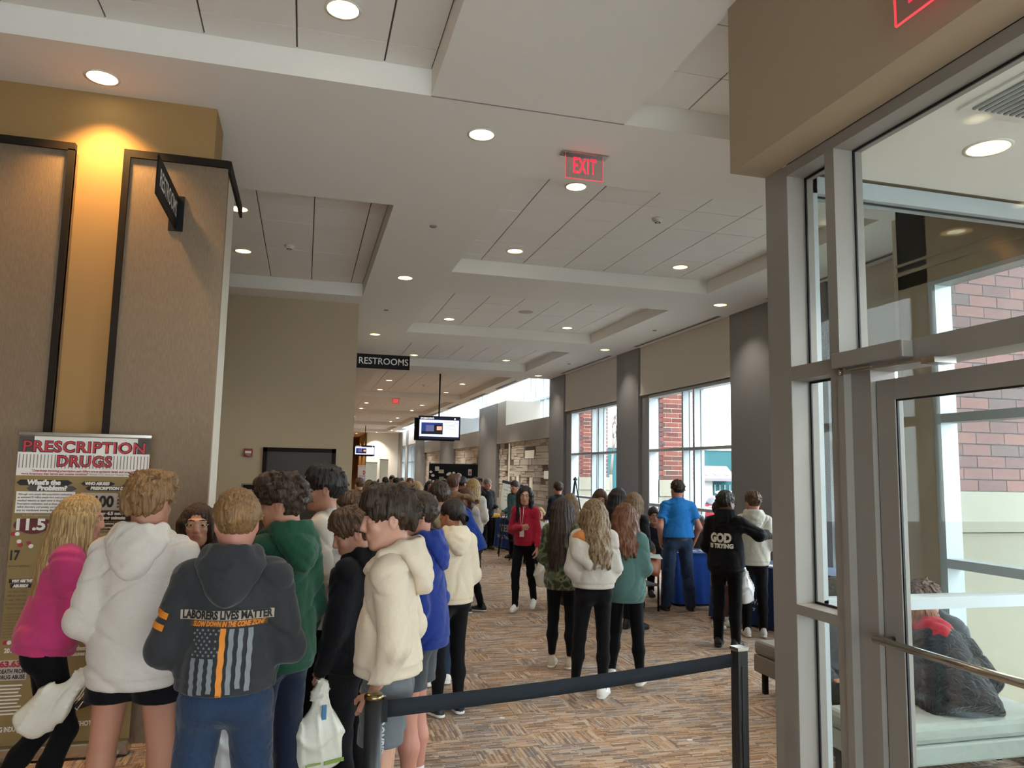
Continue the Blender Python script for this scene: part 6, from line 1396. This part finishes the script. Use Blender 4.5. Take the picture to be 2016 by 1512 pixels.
_, g = person('boy in a white hoodie and black trousers beside the man in the printed black hoodie', 5.27, 8.2, -25, 1.69, 1.0, 'fair', 'm', hy=20, hair='short', hc='brown', top=dict(mat=K('white_cotton', 'bdb9ae'), loose=.8, hood=1, hem=.86), low=dict(mat=BK, kind='pants'), shoe=SW, armR='phone', armL='hold', q=1.1)
bag('white plastic bag between the black hoodie and the white hoodie', 4.98, 7.95, .80, .22, .36, .1, bagw, R(30), R(-10), 5)
_, g = person('person in a dark cap and shorts half hidden between the two hoodies', 5.15, 8.75, 200, 1.55, .95, 'brown', 'm', hair='cap', hc='black', top=dict(mat=K('grey_top', '4a4d52'), loose=.6, name='t_shirt'), low=dict(mat=K('khaki', '8b8270'), kind='shorts', cut=.8), shoe=SW, q=1.3)
# ---- behind: standing at the window tables
M2 = dict(q=1.4)
for lab, x, y, yaw, h, sk, hd, hr, hc, col, kind, kw in (
    ('girl with straight brown hair looking down near the pier between the windows', 4.25, 10.6, 165, 1.657, 'fair', 'f', 'long:.34', 'brown', '6b6258', 'leggings', dict(hp=-25)),
    ('girl with long black hair in profile wearing a grey brown jumper', 4.12, 9.65, -70, 1.69, 'pale', 'f', 'long:.42', 'black', '6f665e', 'leggings', dict(hp=-12)),
    ('girl with light brown hair in a black top left of the blue polo shirt', 4.0, 8.85, -50, 1.647, 'fair', 'f', 'long:.4', 'light', '15171a', 'leggings', {}),
    ('girl in a maroon jumper with long fair hair beyond the camouflage sweatshirt', 3.78, 10.6, -10, 1.57, 'fair', 'f', 'wavy:.36', 'light', '4f2c30', 'leggings', {}),
    ('man in a dark navy jacket with his back turned near the far column', 4.78, 14.1, 10, 1.69, 'fair', 'm', 'short', 'dark', '1b1e25', 'jeans', {}),
    ('person in a teal patterned shirt with a lanyard beside the flip chart', 4.52, 16.3, 120, 1.66, 'tan', 'm', 'short', 'black', '3e6166', 'pants', {}),
    ('grey-haired man in a dark suit near the stone wall', 4.35, 18.2, 200, 1.68, 'fair', 'o', 'short', 'grey', '17191d', 'pants', {}),
    ('tall brown-haired boy in a beige shirt beside the golden haired girl', 2.27, 11.8, -10, 1.81, 'fair', 'm', 'mop', 'brown', 'a0907e', 'jeans', dict(hy=-20)),
    ('girl in a white top with very long golden hair', 2.70, 12.3, -15, 1.755, 'fair', 'f', 'long:.5', 'blonde', 'c2bdb6', 'leggings', {}),
    ('girl with brown hair in a pale top just left of the golden haired girl', 2.31, 11.0, 150, 1.63, 'fair', 'f', 'long:.3', 'brown', 'b5b1aa', 'leggings', dict(hp=-15)),
    ('dark bearded man turned right between the beige shirt and golden hair', 3.15, 15.4, -60, 1.74, 'tan', 'm', 'short', 'black', '202226', 'jeans', {})):
    _, g = person(lab, x, y, yaw, h, 1.0 if hd != 'f' else .94, sk, hd, hair=hr, hc=hc, top=dict(mat=K('c'+col, col), loose=.6, hood=0, name='shirt' if hd != 'f' else 'jumper'), low=dict(mat=JE if kind == 'jeans' else BK, kind=kind), shoe=SBB, armR='bent', armL='bent', **M2, **kw)
# ---- seated behind the tables
def chair(x, y, yaw, label):
    t = thing('folding_chair', label, 'chair', (x, y, 0), R(yaw)); MB().box(-.21, .21, -.22, .2, .41, .44, bevel=.008).build('seat', black_m, t); MB().box(-.2, .2, -.27, -.25, .62, .84, bevel=.008).build('backrest', black_m, t)
    for sx in (-1, 1): MB().tube((sx*.21, -.26, .85), (sx*.21, .2, 0), .011).build('leg', black_m, t); MB().tube((sx*.2, .15, .43), (sx*.2, -.25, 0), .011).build('leg', black_m, t)
for lab, x, y, yaw, h, sk, hd, hr, hc, col, gl in (
    ('seated young man with glasses and dark hair behind the gear table', 5.55, 11.5, 165, 1.86, 'pale', 'm', 'short', 'black', '17181d', GLB),
    ('seated balding man with glasses in an olive jacket beyond the blue polo shirt', 6.3, 11.35, 130, 1.72, 'rosy', 'o', 'thin', 'grey', '45463e', GLB),
    ('seated blonde woman below the black easel', 4.95, 13.1, 140, 1.7, 'fair', 'f', 'long:.22', 'blonde', '8a8378', None),
    ('seated fair-haired child by the far column beside the table', 4.75, 15.2, 180, 1.6, 'fair', 'f', 'long:.16', 'blonde', '9a948a', None),
    ('seated dark haired person behind the girl in red', 4.55, 15.7, 190, 1.62, 'fair', 'f', 'long:.2', 'dark', '6a6560', None)):
    chair(x, y, yaw, 'black folding chair under the '+' '.join(lab.replace('seated ', '').split()[:11]))
    _, g = person(lab, x, y-.0, yaw, h, 1.0, sk, hd, hair=hr, hc=hc, top=dict(mat=K('c'+col, col), loose=.6, hood=0, name='jacket', hem=.93), low=dict(mat=BK, kind='pants'), shoe=SBB, armR='desk', armL='desk', sit=True, glasses=gl, q=1.4)
# ---- seated in the glazed alcove
_, g = person('auburn-haired person in a dark hoodie with a red hood, seated beyond the entrance glass', 4.16, 4.14, -15, 1.72, 1.3, 'fair', 'f', hp=-22, hair='long:.26', hc='red', top=dict(mat=K('marble_navy', '1f2229', fold=.8, fscale=20), loose=.9, hood=1, hoodmat=K('red_hood', '9c1c2c'), hem=.86), low=dict(mat=K('gym_grey', '4c4f52'), kind='pants'), shoe=SBB, armR='bent', armL='bent', lean=42, sit=True, z0=-.02, hback=.03)
_, g = person('person in a grey jacket bent over beyond the auburn hair in the alcove', 4.6, 4.62, 95, 1.7, 1.05, 'fair', 'm', hp=-30, hair='mop', hc='brown', top=dict(mat=K('slate', '4e535b'), loose=.8, hood=0, name='jacket'), low=dict(mat=K('slate', '4e535b'), kind='pants'), shoe=SBB, armR='desk', armL='desk', lean=22, sit=True, q=1.2)
_, g = person('person in a grey top at the left edge of the door glass in the alcove', 3.78, 4.95, 170, 1.62, 1.0, 'fair', 'm', hp=-20, hair='short', hc='dark', top=dict(mat=K('grey_top', '4a4d52'), loose=.7, hood=0, name='jacket'), low=dict(mat=BK, kind='pants'), shoe=SBB, armR='desk', armL='desk', lean=10, sit=True, q=1.2)
seat('second pale grey bench deeper in the glazed alcove', 3.55, 4.8, 4.8, 5.2, sofa_m, .42)
bk_ = thing('book', 'blue book held in the lap beside the auburn-haired person in the alcove', 'book', (3.72, 4.3, .78), R(20)); MB().box(-.1, .1, -.012, .012, -.08, .08, M=Matrix.Rotation(R(-50), 4, 'X')).build('cover', plain('book_blue', '4d6fa8'), bk_)
# ---- the distant crowd
rn = random.Random(5)
crowd = [(1.08, 15.5, 1.683, 'short', 'brown', '2a3036', 20, 'brown-haired man at the left edge of the crowd beside the tan wall corner'),
         (1.12, 13.5, 1.668, 'long:.34', 'light', '1c1d20', 10, 'girl with fair brown hair and a black top beside the tan wall corner'),
         (1.435, 17.5, 1.624, 'long:.3', 'dark', '5b5e63', 30, 'dark haired girl in grey at the foot of the cream banners'),
         (1.12, 12.6, 1.66, 'short', 'dark', '5a6670', -15, 'boy with a slate backpack nearest the tan wall corner'),
         (2.485, 26.0, 1.53, 'short', 'brown', '6a6058', 180, 'small brown head at the back left of the distant crowd'),
         (2.156, 21.0, 1.644, 'short', 'black', '23252a', 0, 'dark haired man at the start of the distant crowd'),
         (2.779, 25.0, 1.66, 'short', 'black', '1e2024', 190, 'dark haired man with glasses at the very back of the crowd'),
         (2.297, 19.5, 1.641, 'mop', 'black', '2a2b30', 10, 'black mop of hair in the middle of the distant crowd'),
         (2.77, 22.5, 1.604, 'short', 'black', '3a3c40', 0, 'black cropped head left of the laughing woman'),
         (2.128, 17.0, 1.621, 'wavy:.3', 'blonde', '7d7468', 5, 'curly blonde head in the distant crowd'),
         (2.754, 20.5, 1.647, 'long:.3', 'brown', '3c3634', 185, 'laughing woman with glasses facing us in the distance'),
         (2.085, 14.5, 1.656, 'long:.38', 'blonde', 'a32a3c', -20, 'girl with straight blonde hair and a red top in the distance'),
         (1.478, 10.5, 1.633, 'short', 'black', '17181c', -10, 'black haired boy in front of the blonde girl in red'),
         (2.89, 18.0, 1.614, 'long:.3', 'black', '17181c', 180, 'woman with glasses and long black hair left of the display board'),
         (3.57, 21.0, 1.597, 'short', 'black', '1b1c20', 10, 'dark figure in front of the display board'),
         (0.86, 6.6, 1.75, 'mop', 'brown', '5a5048', 60, 'brown haired boy just behind the cream hoodie'),
         (4.3, 24.0, 1.6, 'long:.3', 'black', '2b2a2c', 20, 'long haired figure below the paper notes of the board'),
         (4.84, 21.8, 1.69, 'long:.3', 'black', '202226', 20, 'long haired dark figure by the right edge of the board'),
         (5.2, 22.8, 1.654, 'short', 'black', '4a2f2c', 170, 'person in brown half hidden by the suited man')]
for i, (x, y, h, hr, hc, col, yaw, lab) in enumerate(crowd):
    person(lab, x, y, yaw, h, 1, rn.choice(('fair', 'tan', 'pale')), 'f' if ':' in hr else 'm', hair=hr, hc=hc, top=dict(mat=K('c'+col, col), loose=.6, hood=0, name='jacket'), low=dict(mat=BK if i % 2 else JE, kind='pants'), shoe=SBB, armR='bent' if i % 3 else 'down', armL='down', q=2.0, glasses=GLB if 'glasses' in lab else None)
print('people', len(PEOPLE), 'seconds', round(time.time()-T0, 1), 'tris', sum(len(o.data.polygons)*2 for o in COL.objects if o.type == 'MESH'))
